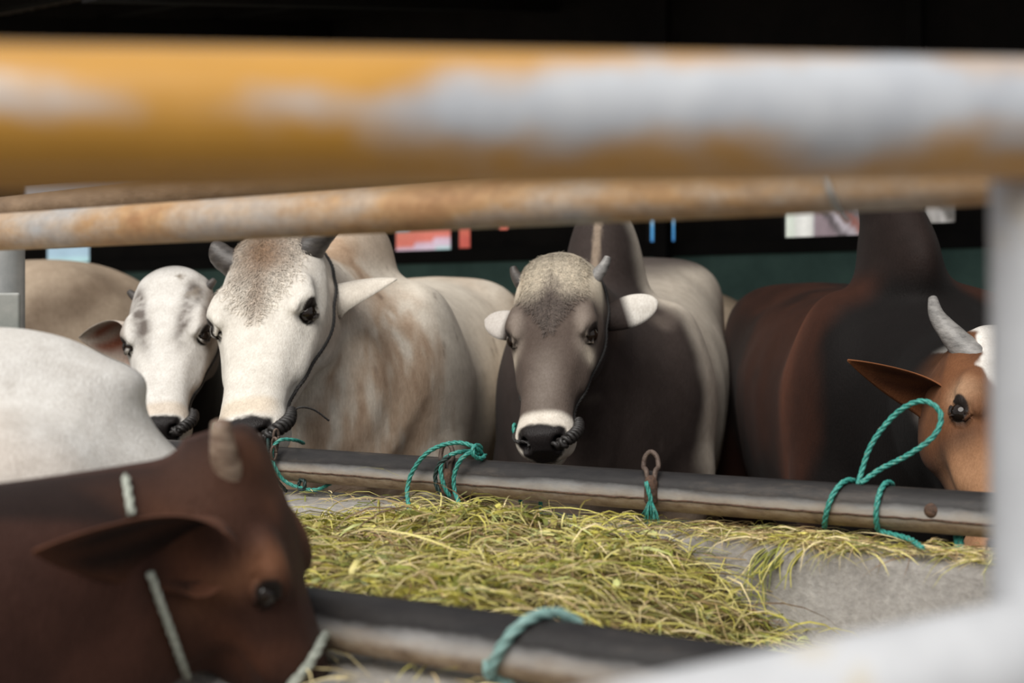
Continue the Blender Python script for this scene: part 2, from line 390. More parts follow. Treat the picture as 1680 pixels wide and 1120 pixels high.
cloth('grey_cloth', 'grey cloth hanging beside the right post far behind the brown bull\'s hump', 'cloth', 1480, 1600, 290, 380, CN, [(0.20, 0.19, 0.18), (0.45, 0.43, 0.42), (0.14, 0.13, 0.12), (0.4, 0.38, 0.37)], slant=0.5, waves=3, vert=True)
cloth('sky_stand_in', 'pale blue sheet standing in for sky, low at the far left behind the cattle', 'tarp', 40, 190, 395, 470, CN, [(0.38, 0.68, 0.74), (0.50, 0.78, 0.82), (0.42, 0.60, 0.74)], waves=3)  # added sheet stands in for patches of sky in the gap
line = empty('washing_line', an(a_at(40, CN), CN, 0)); tag(line, 'washing line strung outdoors behind the back wall, carrying the cloths', 'line')
la, lb = a_at(10, CN), a_at(1640, CN)
pipe_pts = np.array([an(la, CN, LINE_Z), an((la + lb) / 2, CN, LINE_Z + 0.002), an(lb, CN, LINE_Z)])
V, F = tube_vf(pipe_pts, 0.006, 8); link_mesh('cord', V, F, M_DARKWOOD, line)
for a in (la, lb):
    V, F = tube_vf(np.array([an(a, CN, 0), an(a, CN, 1.2), an(a, CN, LINE_Z + 0.1)]), 0.035, 12); link_mesh('pole', V, F, M_DARKWOOD, line)

# ------------------------------------------------------------------ trough
T0, T1 = -4.6, 0.9
trough = empty('feeding_trough', an(-1.1, 1.64, 0)); tag(trough, 'long grey concrete feeding trough heaped with cut grass', 'trough')
def wall_strip(name, prof, k=120):
    """prof: list of (n, z) corner points; a long worn concrete bar with uneven edges"""
    V = []; F = []; m = len(prof)
    for i in range(k + 1):
        a = T0 + (T1 - T0) * i / k
        for q, (n, z) in enumerate(prof):
            j = (math.sin(a * 9.1 + q) + math.sin(a * 23.7 + 2.1 * q) * 0.6 + random.uniform(-1, 1) * 0.5) * 0.0028
            V.append(an(a, n + (j if z > 0.1 else 0), z + (j * 0.8 if z > 0.1 else 0)))
    for i in range(k):
        for q in range(m):
            r = (q + 1) % m; F.append((i*m+q, (i+1)*m+q, (i+1)*m+r, i*m+r))
    F.append(tuple(range(m))); F.append(tuple(k*m + q for q in range(m))[::-1])
    o = link_mesh(name, V, F, M_CONC, trough, smooth=False)
    return o
wall_strip('far_wall', [(1.945, 0.0), (1.945, FLOOR_Z), (1.968, LEDGE_Z - 0.012), (1.98, LEDGE_Z), (2.13, LEDGE_Z + 0.004), (2.14, LEDGE_Z - 0.01), (2.14, 0.0)])
wall_strip('near_wall', [(1.07, 0.0), (1.07, NWALL_Z - 0.01), (1.08, NWALL_Z), (1.25, NWALL_Z), (1.262, NWALL_Z - 0.012), (1.285, FLOOR_Z), (1.285, 0.0)])
an_box('trough_floor', T0 + 0.01, T1 - 0.01, 1.28, 1.95, FLOOR_Z - 0.12, FLOOR_Z, M_CONC, trough)

# ------------------------------------------------------------------ pipes
def pipe(name, p0, p1, r, mat, parent=None, seam=False, sides=40):
    """a pipe whose local X runs along it and local Z is as upright as possible"""
    p0, p1 = Vector(p0), Vector(p1); L = (p1 - p0).length; x = (p1 - p0).normalized()
    up = Vector((0, 0, 1)) if abs(x.z) < 0.9 else Vector((0, -1, 0))
    y = up.cross(x).normalized(); z = x.cross(y)
    n = max(2, int(L / 0.05)); P = [(L * (i / n - 0.5), 0, 0) for i in range(n + 1)]
    V = []; F = []
    for i, q in enumerate(P):
        for j in range(sides):
            a = 2 * math.pi * j / sides; V.append((q[0], r * math.cos(a), r * math.sin(a)))
    for i in range(n):
        for j in range(sides):
            k = (j + 1) % sides; F.append((i*sides+j, i*sides+k, (i+1)*sides+k, (i+1)*sides+j))
    F.append(tuple(range(sides))[::-1]); F.append(tuple(n*sides+j for j in range(sides)))
    me = bpy.data.meshes.new(name); me.from_pydata(V, [], F)
    me.polygons.foreach_set('use_smooth', [len(f.vertices) == 4 for f in me.polygons]); me.materials.append(mat)
    o = bpy.data.objects.new(name, me); COL.objects.link(o)
    Mw = Matrix((x, y, z)).transposed().to_4x4(); Mw.translation = (p0 + p1) / 2
    if parent is not None:
        Mw.translation -= parent_origin(parent); o.parent = parent
    o.matrix_local = Mw if parent is not None else Mw
    if parent is None: o.matrix_world = Mw
    return o
# far rail: from the post at the far left to a post beyond the right of the frame
aL, aR = a_at(8, FAR_N), 0.75
far_rail = empty('far_rail', an((aL + aR) / 2, FAR_N, 0)); tag(far_rail, 'dark steel pipe rail between the trough and the row of cattle', 'rail')
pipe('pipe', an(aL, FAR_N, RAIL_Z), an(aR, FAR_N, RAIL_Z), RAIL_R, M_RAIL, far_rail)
# weld seam along the camera side of the pipe
sm = []
ang = math.radians(-18)
for i in range(241):
    a = aL + 0.05 + (aR - aL - 0.1) * i / 240
    sm.append(an(a, FAR_N - (RAIL_R - 0.0004) * math.cos(ang), RAIL_Z + (RAIL_R - 0.0004) * math.sin(ang) + 0.0005 * math.sin(a * 17) + random.uniform(-1, 1) * 0.0007))
V, F = tube_vf(np.array(sm), 0.0020, 6); link_mesh('weld_seam', V, F, M_SEAM, far_rail)
pipe('post', an(aR - 0.02, FAR_N + 0.005, 0), an(aR - 0.02, FAR_N + 0.005, 1.3), 0.045, M_GALV, far_rail)
# galvanised post at the left with its plate
gp = empty('galvanised_post', an(aL, FAR_N, 0)); tag(gp, 'grey galvanised steel post with a bolted plate at the far left edge', 'post')
pL = an(aL, FAR_N, 0); pipe('pole', pL, pL + Vector((0, 0, 1.48)), 0.044, M_GALV, gp)
c = px(2, 530, 3.10); v, f = box_vf((c.x - 0.06, c.y - 0.006, 1.04), (c.x + 0.042, c.y + 0.006, 1.2665))
o = link_mesh('plate', v, f, M_PLATE, gp, smooth=False); b = o.modifiers.new('bevel', 'BEVEL'); b.width = 0.012; b.segments = 4
for dx, zz in ((-0.045, 1.24), (0.026, 1.07), (-0.045, 1.07)):
    V, F = tube_vf(np.array([(c.x + dx, c.y - 0.012, zz), (c.x + dx, c.y, zz)]), 0.007, 8); link_mesh('bolt', V, F, M_PLATE, gp)
v, f = box_vf((c.x - 0.05, c.y, 1.08), (c.x - 0.02, pL.y, 1.22)); link_mesh('bracket', v, f, M_PLATE, gp, smooth=False)
# near rail
near_rail = empty('near_rail', an(-1.2, NEAR_N, 0)); tag(near_rail, 'blurred dark pipe rail on the near side of the trough', 'rail')
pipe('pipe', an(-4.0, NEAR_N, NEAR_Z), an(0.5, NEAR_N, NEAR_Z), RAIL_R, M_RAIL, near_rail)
for a in (-3.9, 0.42): pipe('post', an(a, NEAR_N - 0.09, 0), an(a, NEAR_N - 0.09, 1.36), 0.04, M_GALV, near_rail)
# rusty head rail above the near rail
hz = 1.318
o = pipe('rusty_head_rail', an(-4.0, NEAR_N, hz), an(0.5, NEAR_N, hz + 0.004), 0.0245, M_RUSTY); tag(o, 'rusty grey and orange pipe crossing above the cattle, below the yellow bar', 'pipe')
o = pipe('brown_pipe', px(-160, 364, 2.15), px(760, 268, 1.9), 0.021, M_RUSTBROWN); tag(o, 'thin dull brown pipe at the upper left just above the rusty pipe', 'pipe')
# gate in front of the lens
gate = empty('yellow_gate', (0.271, 0.742, 0)); tag(gate, 'worn yellow and grey pipe gate close in front, out of focus', 'gate')
TB0, TB1 = px(-500, 196, 0.55), px(1905, 196, 0.733)
pipe('top_bar', TB0, TB1, 0.0305, M_YELLOW, gate)
pipe('post', (0.272, 0.735, 0), (0.272, 0.735, 1.292), 0.024, M_GREYPAINT, gate)
l0, l1 = Vector((0.0274, 0.64, 1.003)), Vector((0.252, 0.70, 1.034)); ld = (l1 - l0)
pipe('lower_bar', l0 - ld * 2.2, l1 + ld * 0.3, 0.030, M_GREYPAINT, gate)
pl = TB0.copy(); pipe('post', (TB0.x - 0.0, TB0.y, 0), (TB0.x, TB0.y, TB0.z), 0.024, M_GREYPAINT, gate)
# bit of wire on the rusty pipe
wp = [on_plane(1352, 285, NEAR_N - 0.03), on_plane(1362, 315, NEAR_N - 0.03), on_plane(1376, 345, NEAR_N - 0.01), on_plane(1392, 362, NEAR_N)]
V, F = tube_vf(catmull(wp, 8), 0.0026, 8); tag(link_mesh('wire', V, F, M_GALV, loc=wp[0]), 'short grey wire hooked over the right part of the rusty pipe', 'wire')
# ------------------------------------------------------------------ cattle: one smooth signed-distance body each
def smin(a, b, k):
    h = np.clip(0.5 + 0.5 * (b - a) / k, 0, 1); return b + (a - b) * h - k * h * (1 - h)
def smax(a, b, k): return -smin(-a, -b, k)
def sst(x, a, b):
    t = np.clip((x - a) / (b - a), 0, 1); return t * t * (3 - 2 * t)
def rcone(P, a, b, ra, rb):
    a = np.asarray(a, float); b = np.asarray(b, float); ab = b - a
    t = np.clip((P - a) @ ab / (ab @ ab), 0, 1)
    return np.linalg.norm(P - a - t[:, None] * ab, axis=1) - (ra + (rb - ra) * t)
def ellip(P, c, r, R=None):
    q = P - np.asarray(c, float)
    if R is not None: q = q @ R
    r = np.asarray(r, float); k0 = np.linalg.norm(q / r, axis=1); k1 = np.linalg.norm(q / (r * r), axis=1) + 1e-9
    return k0 * (k0 - 1) / k1
def torus(P, c, nrm, R, r, sx=(1, 1)):
    n = np.asarray(nrm, float); n = n / np.linalg.norm(n); x = np.cross(n, [0, 0, 1.0]) if abs(n[2]) < 0.95 else np.array([1.0, 0, 0])
    x = np.array([1.0, 0, 0]) - n * n[0]; x /= np.linalg.norm(x); y = np.cross(n, x)
    q = P - np.asarray(c, float); X = q @ x / sx[0]; Y = q @ y / sx[1]; Z = q @ n
    return np.sqrt((np.sqrt(X * X + Y * Y) - R) ** 2 + Z * Z) - r
class Loft:
    def __init__(self, xs, w, zt, zb, n=2.5, taper=0.0):
        t = np.linspace(0, len(xs) - 1, 160); pts = catmull(np.stack([xs, w, zt], 1), 20); pz = catmull(np.stack([xs, w, zb], 1), 20)
        self.x = np.maximum.accumulate(pts[:, 0]) + np.arange(len(pts)) * 1e-7; self.w = pts[:, 1]; self.zt = pts[:, 2]; self.zb = pz[:, 2]; self.n = n; self.taper = taper
    def __call__(self, P):
        x = P[:, 0]; w = np.interp(x, self.x, self.w); zt = np.interp(x, self.x, self.zt); zb = np.interp(x, self.x, self.zb)
        h = np.maximum((zt - zb) / 2, 1e-3); zz = (P[:, 2] - (zt + zb) / 2) / h
        w = w * (1 - self.taper * np.clip((0.35 - zz) / 1.35, 0, 1))
        q = (np.abs(P[:, 1] / w) ** self.n + np.abs(zz) ** self.n) ** (1 / self.n)
        d = (q - 1) * np.minimum(w, h); dx = np.maximum(self.x[0] - x, x - self.x[-1])
        return np.where(dx > 0, np.sqrt(np.maximum(d, 0) ** 2 + dx ** 2), np.maximum(d, dx))
def vnoise(P, scale, seed=0):
    """smooth value noise in 0..1"""
    Q = np.asarray(P) * scale + seed * 17.3; I = np.floor(Q).astype(np.int64); f = Q - I; f = f * f * (3 - 2 * f)
    def h(i, j, k):
        n = (i * 374761393 + j * 668265263 + k * 2147483647 + seed * 1442695) & 0x7fffffff
        n = ((n ^ (n >> 13)) * 1274126177) & 0x7fffffff
        return ((n ^ (n >> 16)) & 0xffff) / 65535.0
    r = 0
    for di in (0, 1):
        for dj in (0, 1):
            for dk in (0, 1):
                r = r + h(I[:, 0]+di, I[:, 1]+dj, I[:, 2]+dk) * (f[:, 0] if di else 1-f[:, 0]) * (f[:, 1] if dj else 1-f[:, 1]) * (f[:, 2] if dk else 1-f[:, 2])
    return r
def fbm(P, scale, seed=0, o=3):
    r = 0; a = 0.5; t = 0
    for i in range(o): r = r + a * vnoise(P, scale * 2 ** i, seed + i); t += a; a *= 0.55
    return r / t

def surface_nets(f, lo, hi, h):
    lo = np.asarray(lo, float); n4 = np.ceil((np.asarray(hi) - lo) / (4 * h)).astype(int)
    g = np.stack(np.meshgrid(*[np.arange(n) for n in n4], indexing='ij'), -1).reshape(-1, 3)
    cd = f(lo + (g + 0.375) * 4 * h)
    vol = np.repeat(np.repeat(np.repeat(cd.reshape(n4), 4, 0), 4, 1), 4, 2)
    keep = g[np.abs(cd) < 4 * h * 1.5 + 0.02]
    o = np.stack(np.meshgrid(*[np.arange(4)] * 3, indexing='ij'), -1).reshape(-1, 3)
    idx = (keep[:, None] * 4 + o[None]).reshape(-1, 3)
    vol[idx[:, 0], idx[:, 1], idx[:, 2]] = f(lo + idx * h)
    s = vol < 0; nx, ny, nz = vol.shape
    cnt = sum(s[i:nx-1+i, j:ny-1+j, k:nz-1+k].astype(np.int8) for i in (0, 1) for j in (0, 1) for k in (0, 1))
    act = (cnt > 0) & (cnt < 8); C = np.argwhere(act); im = -np.ones(act.shape, dtype=np.int64); im[act] = np.arange(len(C))
    acc = np.zeros((len(C), 3)); m = np.zeros(len(C))
    cor = [(i, j, k) for i in (0, 1) for j in (0, 1) for k in (0, 1)]
    for a in cor:
        for ax in range(3):
            if a[ax]: continue
            b = list(a); b[ax] = 1
            va = vol[C[:, 0]+a[0], C[:, 1]+a[1], C[:, 2]+a[2]]; vb = vol[C[:, 0]+b[0], C[:, 1]+b[1], C[:, 2]+b[2]]
            x = (va < 0) != (vb < 0); t = np.where(x, va / np.where(x, va - vb, 1), 0)
            p = np.tile(np.array(a, float), (len(C), 1)); p[:, ax] = t; acc += p * x[:, None]; m += x
    V = lo + (C + acc / m[:, None]) * h
    F = []
    for ax in range(3):
        sl0 = [slice(None)] * 3; sl1 = [slice(None)] * 3; sl0[ax] = slice(0, -1); sl1[ax] = slice(1, None)
        ch = s[tuple(sl0)] != s[tuple(sl1)]; I = np.argwhere(ch); b, c = (ax + 1) % 3, (ax + 2) % 3
        I = I[(I[:, b] > 0) & (I[:, c] > 0) & (I[:, b] < vol.shape[b]-1) & (I[:, c] < vol.shape[c]-1)]
        sg = s[I[:, 0], I[:, 1], I[:, 2]]
        eb = np.eye(3, dtype=int)[b]; ec = np.eye(3, dtype=int)[c]
        q = [I - eb - ec, I - ec, I, I - eb]
        q = np.stack([im[k[:, 0], k[:, 1], k[:, 2]] for k in q], 1)
        q[~sg] = q[~sg][:, ::-1]; F.append(q[(q >= 0).all(1)])
    return V, np.concatenate(F)

BX = [-1.24, -1.20, -1.10, -0.95, -0.75, -0.45, -0.15, 0.05, 0.20, 0.32, 0.38]
BODY = Loft(BX, [0.03, 0.09, 0.17, 0.225, 0.27, 0.305, 0.285, 0.245, 0.20, 0.14, 0.05],
            [1.12, 1.19, 1.265, 1.315, 1.315, 1.285, 1.29, 1.305, 1.24, 1.12, 1.0],
            [0.98, 0.86, 0.80, 0.73, 0.64, 0.565, 0.555, 0.58, 0.64, 0.72, 0.82], 2.3, 0.12)
HX = [-0.055, -0.02, 0.04, 0.10, 0.165, 0.225, 0.29, 0.36, 0.42, 0.465, 0.50]
HEAD = Loft(HX, [0.055, 0.092, 0.113, 0.120, 0.121, 0.100, 0.081, 0.068, 0.0665, 0.064, 0.046],
            [-0.045, -0.012, 0.006, 0.012, 0.004, -0.008, -0.014, -0.020, -0.026, -0.036, -0.058],
            [-0.085, -0.110, -0.160, -0.200, -0.21, -0.20, -0.178, -0.152, -0.138, -0.130, -0.112], 2.7, 0.34)
EYE_H = np.array([0.190, 0.0985, -0.036]); EYE_N = np.array([0.10, 0.80, 0.59])

class Cow:
    def __init__(self, name, label, base, face, scale, poll, muzzle, hs, roll=0.0, hump=1.0, group=None, category='cow',
                 head_w=1.0, neck_fold=0.0, extra=None, h=0.014, refine=2, neck_thick=1.0, hump_shape=None, dewlap=1.0, throat=1.0, rump_lift=0.0, crest=(1.16, 0.005, -0.075, 0.12, 0.078)):
        self.base = np.array([base[0], base[1], 0.0]); a = math.atan2(face[1], face[0]); self.s = scale; self.hs = hs; self.hw = head_w
        self.Rb = np.array([[math.cos(a), -math.sin(a), 0], [math.sin(a), math.cos(a), 0], [0, 0, 1]])
        # head frame: f along the face, u out of the forehead, l to the animal's left
        self.poll = np.array(tuple(poll)); f = np.array(tuple(muzzle)) - self.poll; f /= np.linalg.norm(f)
        l = np.cross([0, 0, 1.0], f); l /= np.linalg.norm(l); u = np.cross(f, l)
        c, sn = math.cos(roll), math.sin(roll); l, u = l * c + u * sn, u * c - l * sn
        self.Rh = np.stack([f, l, u], 1)
        self.hump = hump; self.hump_shape = hump_shape; self.fold = neck_fold; self.extra = extra; self.h = h; self.refine = refine; self.nt = neck_thick; self.dl = dewlap; self.lift = rump_lift
        self.root = empty(name, tuple(self.base)); tag(self.root, label, category, group)
        B, H = self.B, self.H
        # neck rods in world coordinates
        s, k, nt = scale, hs, neck_thick
        m1 = (B((0.30, 0, 0.86)) + H((0.10, 0, -0.19))) / 2 + np.array([0, 0, -0.10 * s])
        self.neck = [(B((0.10, 0, crest[0])), H((crest[1], 0, crest[2])), crest[3]*s, crest[4]*k), (B((0.14, 0, 1.03)), H((0.035 + 0.05 * (throat - 1), 0, -0.115)), 0.20*s*nt, 0.088*k),
                     (B((0.22, 0, 0.90)), H((0.075 + 0.22 * (throat - 1), 0, -0.150 - 0.10 * (throat - 1))), 0.165*s*nt, 0.066*k*throat), (B((0.33, 0, 0.76)), m1, 0.055*s, 0.026*s), (m1, H((0.10, 0, -0.195)), 0.026*s, 0.020*k)]
    def B(self, p): return self.base + self.Rb @ (np.asarray(p, float) * self.s)
    def H(self, p):
        q = np.asarray(p, float) * self.hs; q = q * np.array([1, self.hw, 1]); return self.poll + self.Rh @ q
    def toB(self, P):
        b = (P - self.base) @ self.Rb / self.s
        if self.lift: b[:, 2] /= 1 + self.lift * sst(b[:, 0], 0.0, -0.85)
        return b
    def toH(self, P): return (P - self.poll) @ self.Rh / self.hs / np.array([1, self.hw, 1])
    def f(self, P):
        b = self.toB(P); s = self.s
        bm = np.stack([b[:, 0], np.abs(b[:, 1]), b[:, 2]], 1)            # mirrored
        d = BODY(b)
        d = smin(d, ellip(bm, (0.03, 0.185, 0.98), (0.17, 0.095, 0.27)), 0.09)
        d = smin(d, ellip(bm, (-0.86, 0.155, 1.19), (0.12, 0.085, 0.09)), 0.10)
        d = smin(d, ellip(bm, (-0.97, 0.155, 0.92), (0.19, 0.115, 0.28)), 0.08)
        d = smin(d, rcone(bm, (0.06, 0.165, 0.80), (0.09, 0.155, 0.62), 0.12, 0.085), 0.06)
        d = smin(d, rcone(bm, (0.09, 0.155, 0.62), (0.10, 0.15, 0.40), 0.08, 0.054), 0.04)
        d = smin(d, rcone(bm, (0.10, 0.15, 0.40), (0.09, 0.15, 0.13), 0.052, 0.036), 0.02)
        d = smin(d, rcone(bm, (0.09, 0.15, 0.12), (0.115, 0.15, 0.035), 0.042, 0.055), 0.02)
        d = smin(d, rcone(bm, (-0.92, 0.165, 0.78), (-0.84, 0.165, 0.66), 0.15, 0.11), 0.06)
        d = smin(d, rcone(bm, (-0.84, 0.165, 0.68), (-1.10, 0.155, 0.46), 0.11, 0.056), 0.05)
        d = smin(d, rcone(bm, (-1.10, 0.155, 0.46), (-1.05, 0.15, 0.13), 0.052, 0.038), 0.02)
        d = smin(d, rcone(bm, (-1.05, 0.15, 0.12), (-1.02, 0.15, 0.035), 0.043, 0.055), 0.02)
        d = smin(d, rcone(b, (-1.17, 0, 1.20), (-1.27, 0, 0.98), 0.04, 0.026), 0.03)
        d = smin(d, rcone(b, (-1.27, 0, 0.98), (-1.27, 0, 0.50), 0.026, 0.016), 0.01)
        d = smin(d, rcone(b, (-1.27, 0, 0.50), (-1.27, 0, 0.28), 0.022, 0.036), 0.02)
        for c, r in (self.hump_shape or [((0.02, 0, 1.32), (0.19, 0.085, 0.13)), ((-0.01, 0, 1.40), (0.12, 0.065, 0.10))]):
            if self.hump > 0:
                c = np.array(c); c[2] = 1.30 + (c[2] - 1.30) * self.hump; d = smin(d, ellip(b, c, np.array(r) * np.array([1, 1, self.hump])), 0.06)
        d = d + 0.0035 * np.sin(b[:, 0] * 13 + 2.1 * np.sin(b[:, 2] * 8)) * np.sin(b[:, 2] * 11 + 2 * np.sin(b[:, 0] * 5)) + 0.0011 * np.sin(b[:, 0] * 46 + 6 * (b[:, 2] - 1)) * sst(b[:, 0], -0.05, -0.2) * sst(b[:, 0], -0.75, -0.55) * sst(b[:, 2], 1.22, 1.12) * sst(b[:, 2], 0.66, 0.78)
        d = d * s
        n = self.neck
        dn = rcone(P, *n[0])
        for q in n[1:3]: dn = smin(dn, rcone(P, *q), 0.07)
        if self.dl:
            dl = np.minimum(rcone(P, *n[3]), rcone(P, *n[4])); dn = smin(dn, dl, 0.07)
        if self.fold:
            dn = dn + self.fold * np.sin(b[:, 0] * 62 + 5 * np.sin(b[:, 2] * 7) + 2 * b[:, 1]) * sst(b[:, 0], 0.0, 0.12) * sst(b[:, 2], 1.28, 1.10)
        d = smin(d, dn, 0.08)
        # head
        q = self.toH(P); qm = np.stack([q[:, 0], np.abs(q[:, 1]), q[:, 2]], 1)
        e = HEAD(q)
        e = smin(e, ellip(qm, (0.158, 0.086, -0.010), (0.050, 0.026, 0.018)), 0.025)      # brow
        e = smin(e, ellip(qm, (0.13, 0.078, -0.125), (0.10, 0.030, 0.075)), 0.035)        # jaw muscle
        e = smin(e, ellip(qm, (0.25, 0.070, -0.085), (0.07, 0.022, 0.016)), 0.03)         # face crest
        e = smin(e, ellip(q, (0.0, 0, -0.010), (0.05, 0.075, 0.028)), 0.03)               # poll
        e = smin(e, ellip(q, (0.468, 0, -0.058), (0.034, 0.060, 0.036)), 0.018)           # nose pad
        e = smin(e, ellip(qm, (0.448, 0.042, -0.090), (0.045, 0.030, 0.038)), 0.02)       # upper lip
        e = smin(e, ellip(q, (0.445, 0, -0.138), (0.048, 0.042, 0.022)), 0.018)           # chin
        e = smax(e, -ellip(qm, (0.490, 0.040, -0.122), (0.075, 0.075, 0.0035)), 0.006)    # mouth
        e = smax(e, -ellip(qm, (0.496, 0.040, -0.052), (0.026, 0.014, 0.019)), 0.008)     # nostril
        e = smax(e, -ellip(qm, (0.478, 0.060, -0.040), (0.020, 0.012, 0.008)), 0.008)
        e = smax(e, -ellip(qm, EYE_H + EYE_N * 0.016 + np.array([0.006, 0, 0]), (0.036, 0.024, 0.024)), 0.014)   # socket
        e = smin(e, torus(qm, EYE_H + EYE_N * 0.006, EYE_N, 0.0160, 0.0060, (1.20, 1.0)), 0.008)  # lids
        e = smin(e, ellip(qm, EYE_H + np.array([-0.020, 0.004, 0.018]), (0.022, 0.014, 0.012)), 0.014)    # upper lid fold
        for sx in (1,):
            e = smin(e, ellip(qm, (0.075, 0.092, -0.105), (0.030, 0.022, 0.028)), 0.02)   # ear root
        d = smin(d, e * self.hs, 0.035)
        if self.extra: d = self.extra(self, P, b, q, d)
        return d
    def grad(self, P, e=0.003):
        g = np.zeros_like(P)
        for k in ((1, -1, -1), (-1, -1, 1), (-1, 1, -1), (1, 1, 1)):
            k = np.array(k, float); g += k * self.f(P + e * k)[:, None]
        return g / (4 * e)
    def project(self, P, off=0.0, it=3, step=0.05):
        P = np.array(P, dtype=float)
        for _ in range(it):
            g = self.grad(P); d = (self.f(P) - off) / (np.sum(g * g, 1) + 1e-6)
            P = P - np.clip(d, -step, step)[:, None] * g
        return P
    def hit(self, u, v, off=0.0, y0=0.6):
        """where the coat is first met going straight back from (u, v)"""
        Y = y0; d0 = np.array(tuple(px(u, v, 1.0) - Vector((0, 0, CAMZ)))); o = np.array((0, 0, CAMZ))
        for _ in range(160):
            if Y > 4: return None
            d = self.f((o + d0 * Y)[None])[0] - off
            if d < 0.0006: break
            Y += max(d * 0.6, 0.0005)
        return o + d0 * Y
    def head_zone(self, P, m=0.03):
        q = self.toH(P)
        return (q[:, 0] > -0.07 - m) & (np.abs(q[:, 1]) < 0.16 + m) & (q[:, 2] > -0.24 - m) & (q[:, 2] < 0.08) & (q[:, 0] < 0.56)
    def build(self, coat):
        pts = [self.B(p) for p in ((-1.40, -0.42, 0), (-1.40, 0.42, 0), (0.5, 0.42, 0), (0.5, -0.42, 0), (0, 0, 1.75))] + [self.H(p) for p in ((-0.1, -0.2, -0.3), (-0.1, 0.2, 0.08), (0.55, 0.12, -0.2), (0.55, -0.12, 0.02), (0.15, -0.2, -0.28), (0.15, 0.2, -0.28), (0.15, 0.2, 0.06), (0.15, -0.2, 0.06))]
        pts = np.array(pts); lo = pts.min(0) - 0.03; hi = pts.max(0) + 0.03; lo[2] = -0.03
        V, F = surface_nets(self.f, lo, hi, self.h)
        V = self.project(V, 0, 2, self.h)
        me = bpy.data.meshes.new('body'); me.from_pydata((V - self.base).tolist(), [], F.tolist())
        if self.refine:
            bm = bmesh.new(); bm.from_mesh(me)
            for lv in range(self.refine):
                co = np.array([f.calc_center_median()[:] for f in bm.faces]) + self.base
                z = self.head_zone(co, 0.02 if lv == 0 else 0.0)
                if lv == 0:
                    b = self.toB(co); z |= (b[:, 0] > -0.05) & (b[:, 2] > 0.7)
                es = set()
                for f, k in zip(bm.faces, z):
                    if k: es.update(f.edges)
                bmesh.ops.subdivide_edges(bm, edges=list(es), cuts=1, use_grid_fill=True)
                P = np.array([v.co[:] for v in bm.verts]) + self.base
                P = self.project(P, 0, 2, 0.012)
                for v, p in zip(bm.verts, P - self.base): v.co = p
            bm.to_mesh(me); bm.free()
        me.polygons.foreach_set('use_smooth', [True] * len(me.polygons)); me.materials.append(M_COAT)
        o = bpy.data.objects.new('body', me); COL.objects.link(o); o.parent = self.root
        P = np.zeros(len(me.vertices) * 3); me.vertices.foreach_get('co', P); P = P.reshape(-1, 3) + self.base
        c, w = self.colour(P, coat); set_col(o, c, w)
        self.coat = coat; return o
    def colour(self, P, coat):
        b, q = self.toB(P), self.toH(P)
        hm = sst(q[:, 0], -0.10, 0.03) * sst(np.abs(q[:, 1]), 0.19, 0.15) * sst(q[:, 2], -0.27, -0.20) * sst(q[:, 0], 0.6, 0.55)
        # below the jaw line the throat belongs to the neck
        hm = hm * sst(q[:, 2] + 0.5 * np.clip(0.10 - q[:, 0], 0, 1), -0.24, -0.17)
        c = coat(self, P, b, q, hm)
        ch = coat.nose if hasattr(coat, 'nose') else (0.018, 0.015, 0.015)
        nz = (fbm(P, 60, 3) - 0.5) * 0.02
        pad = sst(q[:, 0] + 0.10 * np.clip(np.abs(q[:, 1]) - 0.03, 0, 1) * 0 + nz, 0.447, 0.462) * sst(q[:, 2] + nz, -0.117, -0.107) * sst(np.abs(q[:, 1]) + 0.75 * (-0.060 - q[:, 2]).clip(0, 1) + nz * 0.5, 0.062, 0.055)
        pad = np.maximum(pad, sst(q[:, 0], 0.45, 0.47) * sst(np.abs(q[:, 2] + 0.122), 0.008, 0.004)) * (q[:, 0] > 0.40) * (np.abs(q[:, 1]) < 0.11) * (q[:, 2] > -0.17)
        c = c * (1 - pad[:, None]) + np.array(ch) * pad[:, None]
        qm = np.stack([q[:, 0], np.abs(q[:, 1]), q[:, 2]], 1) - EYE_H
        pl_ = qm @ (EYE_N / np.linalg.norm(EYE_N)); de = np.sqrt(np.maximum(np.sum(qm * qm, 1) - pl_ ** 2 - 0.32 * qm[:, 0] ** 2, 0)); de = np.where(np.abs(pl_) > 0.035, 1, de)
        rim = sst(de, 0.0222, 0.0180); c = c * (1 - rim[:, None]) + np.array((0.020, 0.015, 0.013)) * rim[:, None]
        hoof = sst(b[:, 2], 0.10, 0.075); c = c * (1 - hoof[:, None]) + np.array((0.05, 0.04, 0.035)) * hoof[:, None]
        return c, np.maximum(pad, rim * 0.7)
    def add_eyes(self, r=0.0190):
        for s in (1, -1):
            c = self.H((EYE_H - EYE_N * 0.003) * np.array([1, s, 1])); V = []; F = []; R = r * self.hs; m, n = 16, 24
            for i in range(m + 1):
                for j in range(n):
                    t, p = math.pi * i / m, 2 * math.pi * j / n
                    V.append(c + R * np.array((math.sin(t)*math.cos(p), math.sin(t)*math.sin(p), math.cos(t))))
            for i in range(m):
                for j in range(n):
                    k = (j + 1) % n; F.append((i*n+j, (i+1)*n+j, (i+1)*n+k, i*n+k))
            link_mesh('eye', V, F, M_EYE, self.root)
    def add_horn(self, side, pts, r0, r1, mat, label=None):
        """pts in head coordinates for the animal's left side, mirrored by side"""
        P = [self.H(np.array(p) * np.array([1, side, 1])) for p in pts]; P = [P[0] + (P[0] - P[1]) * 0.9] + P; C = catmull(P, 8); n = len(C)
        t = np.linspace(0, 1, n); R = (r0 + (r1 - r0) * t ** 1.15) * self.hs * (1 + 0.03 * np.sin(t * 40) * (1 - t)); R[-1] *= 0.45
        V, F = tube_vf(C, R, 20); o = link_mesh('horn', V, F, mat, self.root)
        if label: o['label'] = label
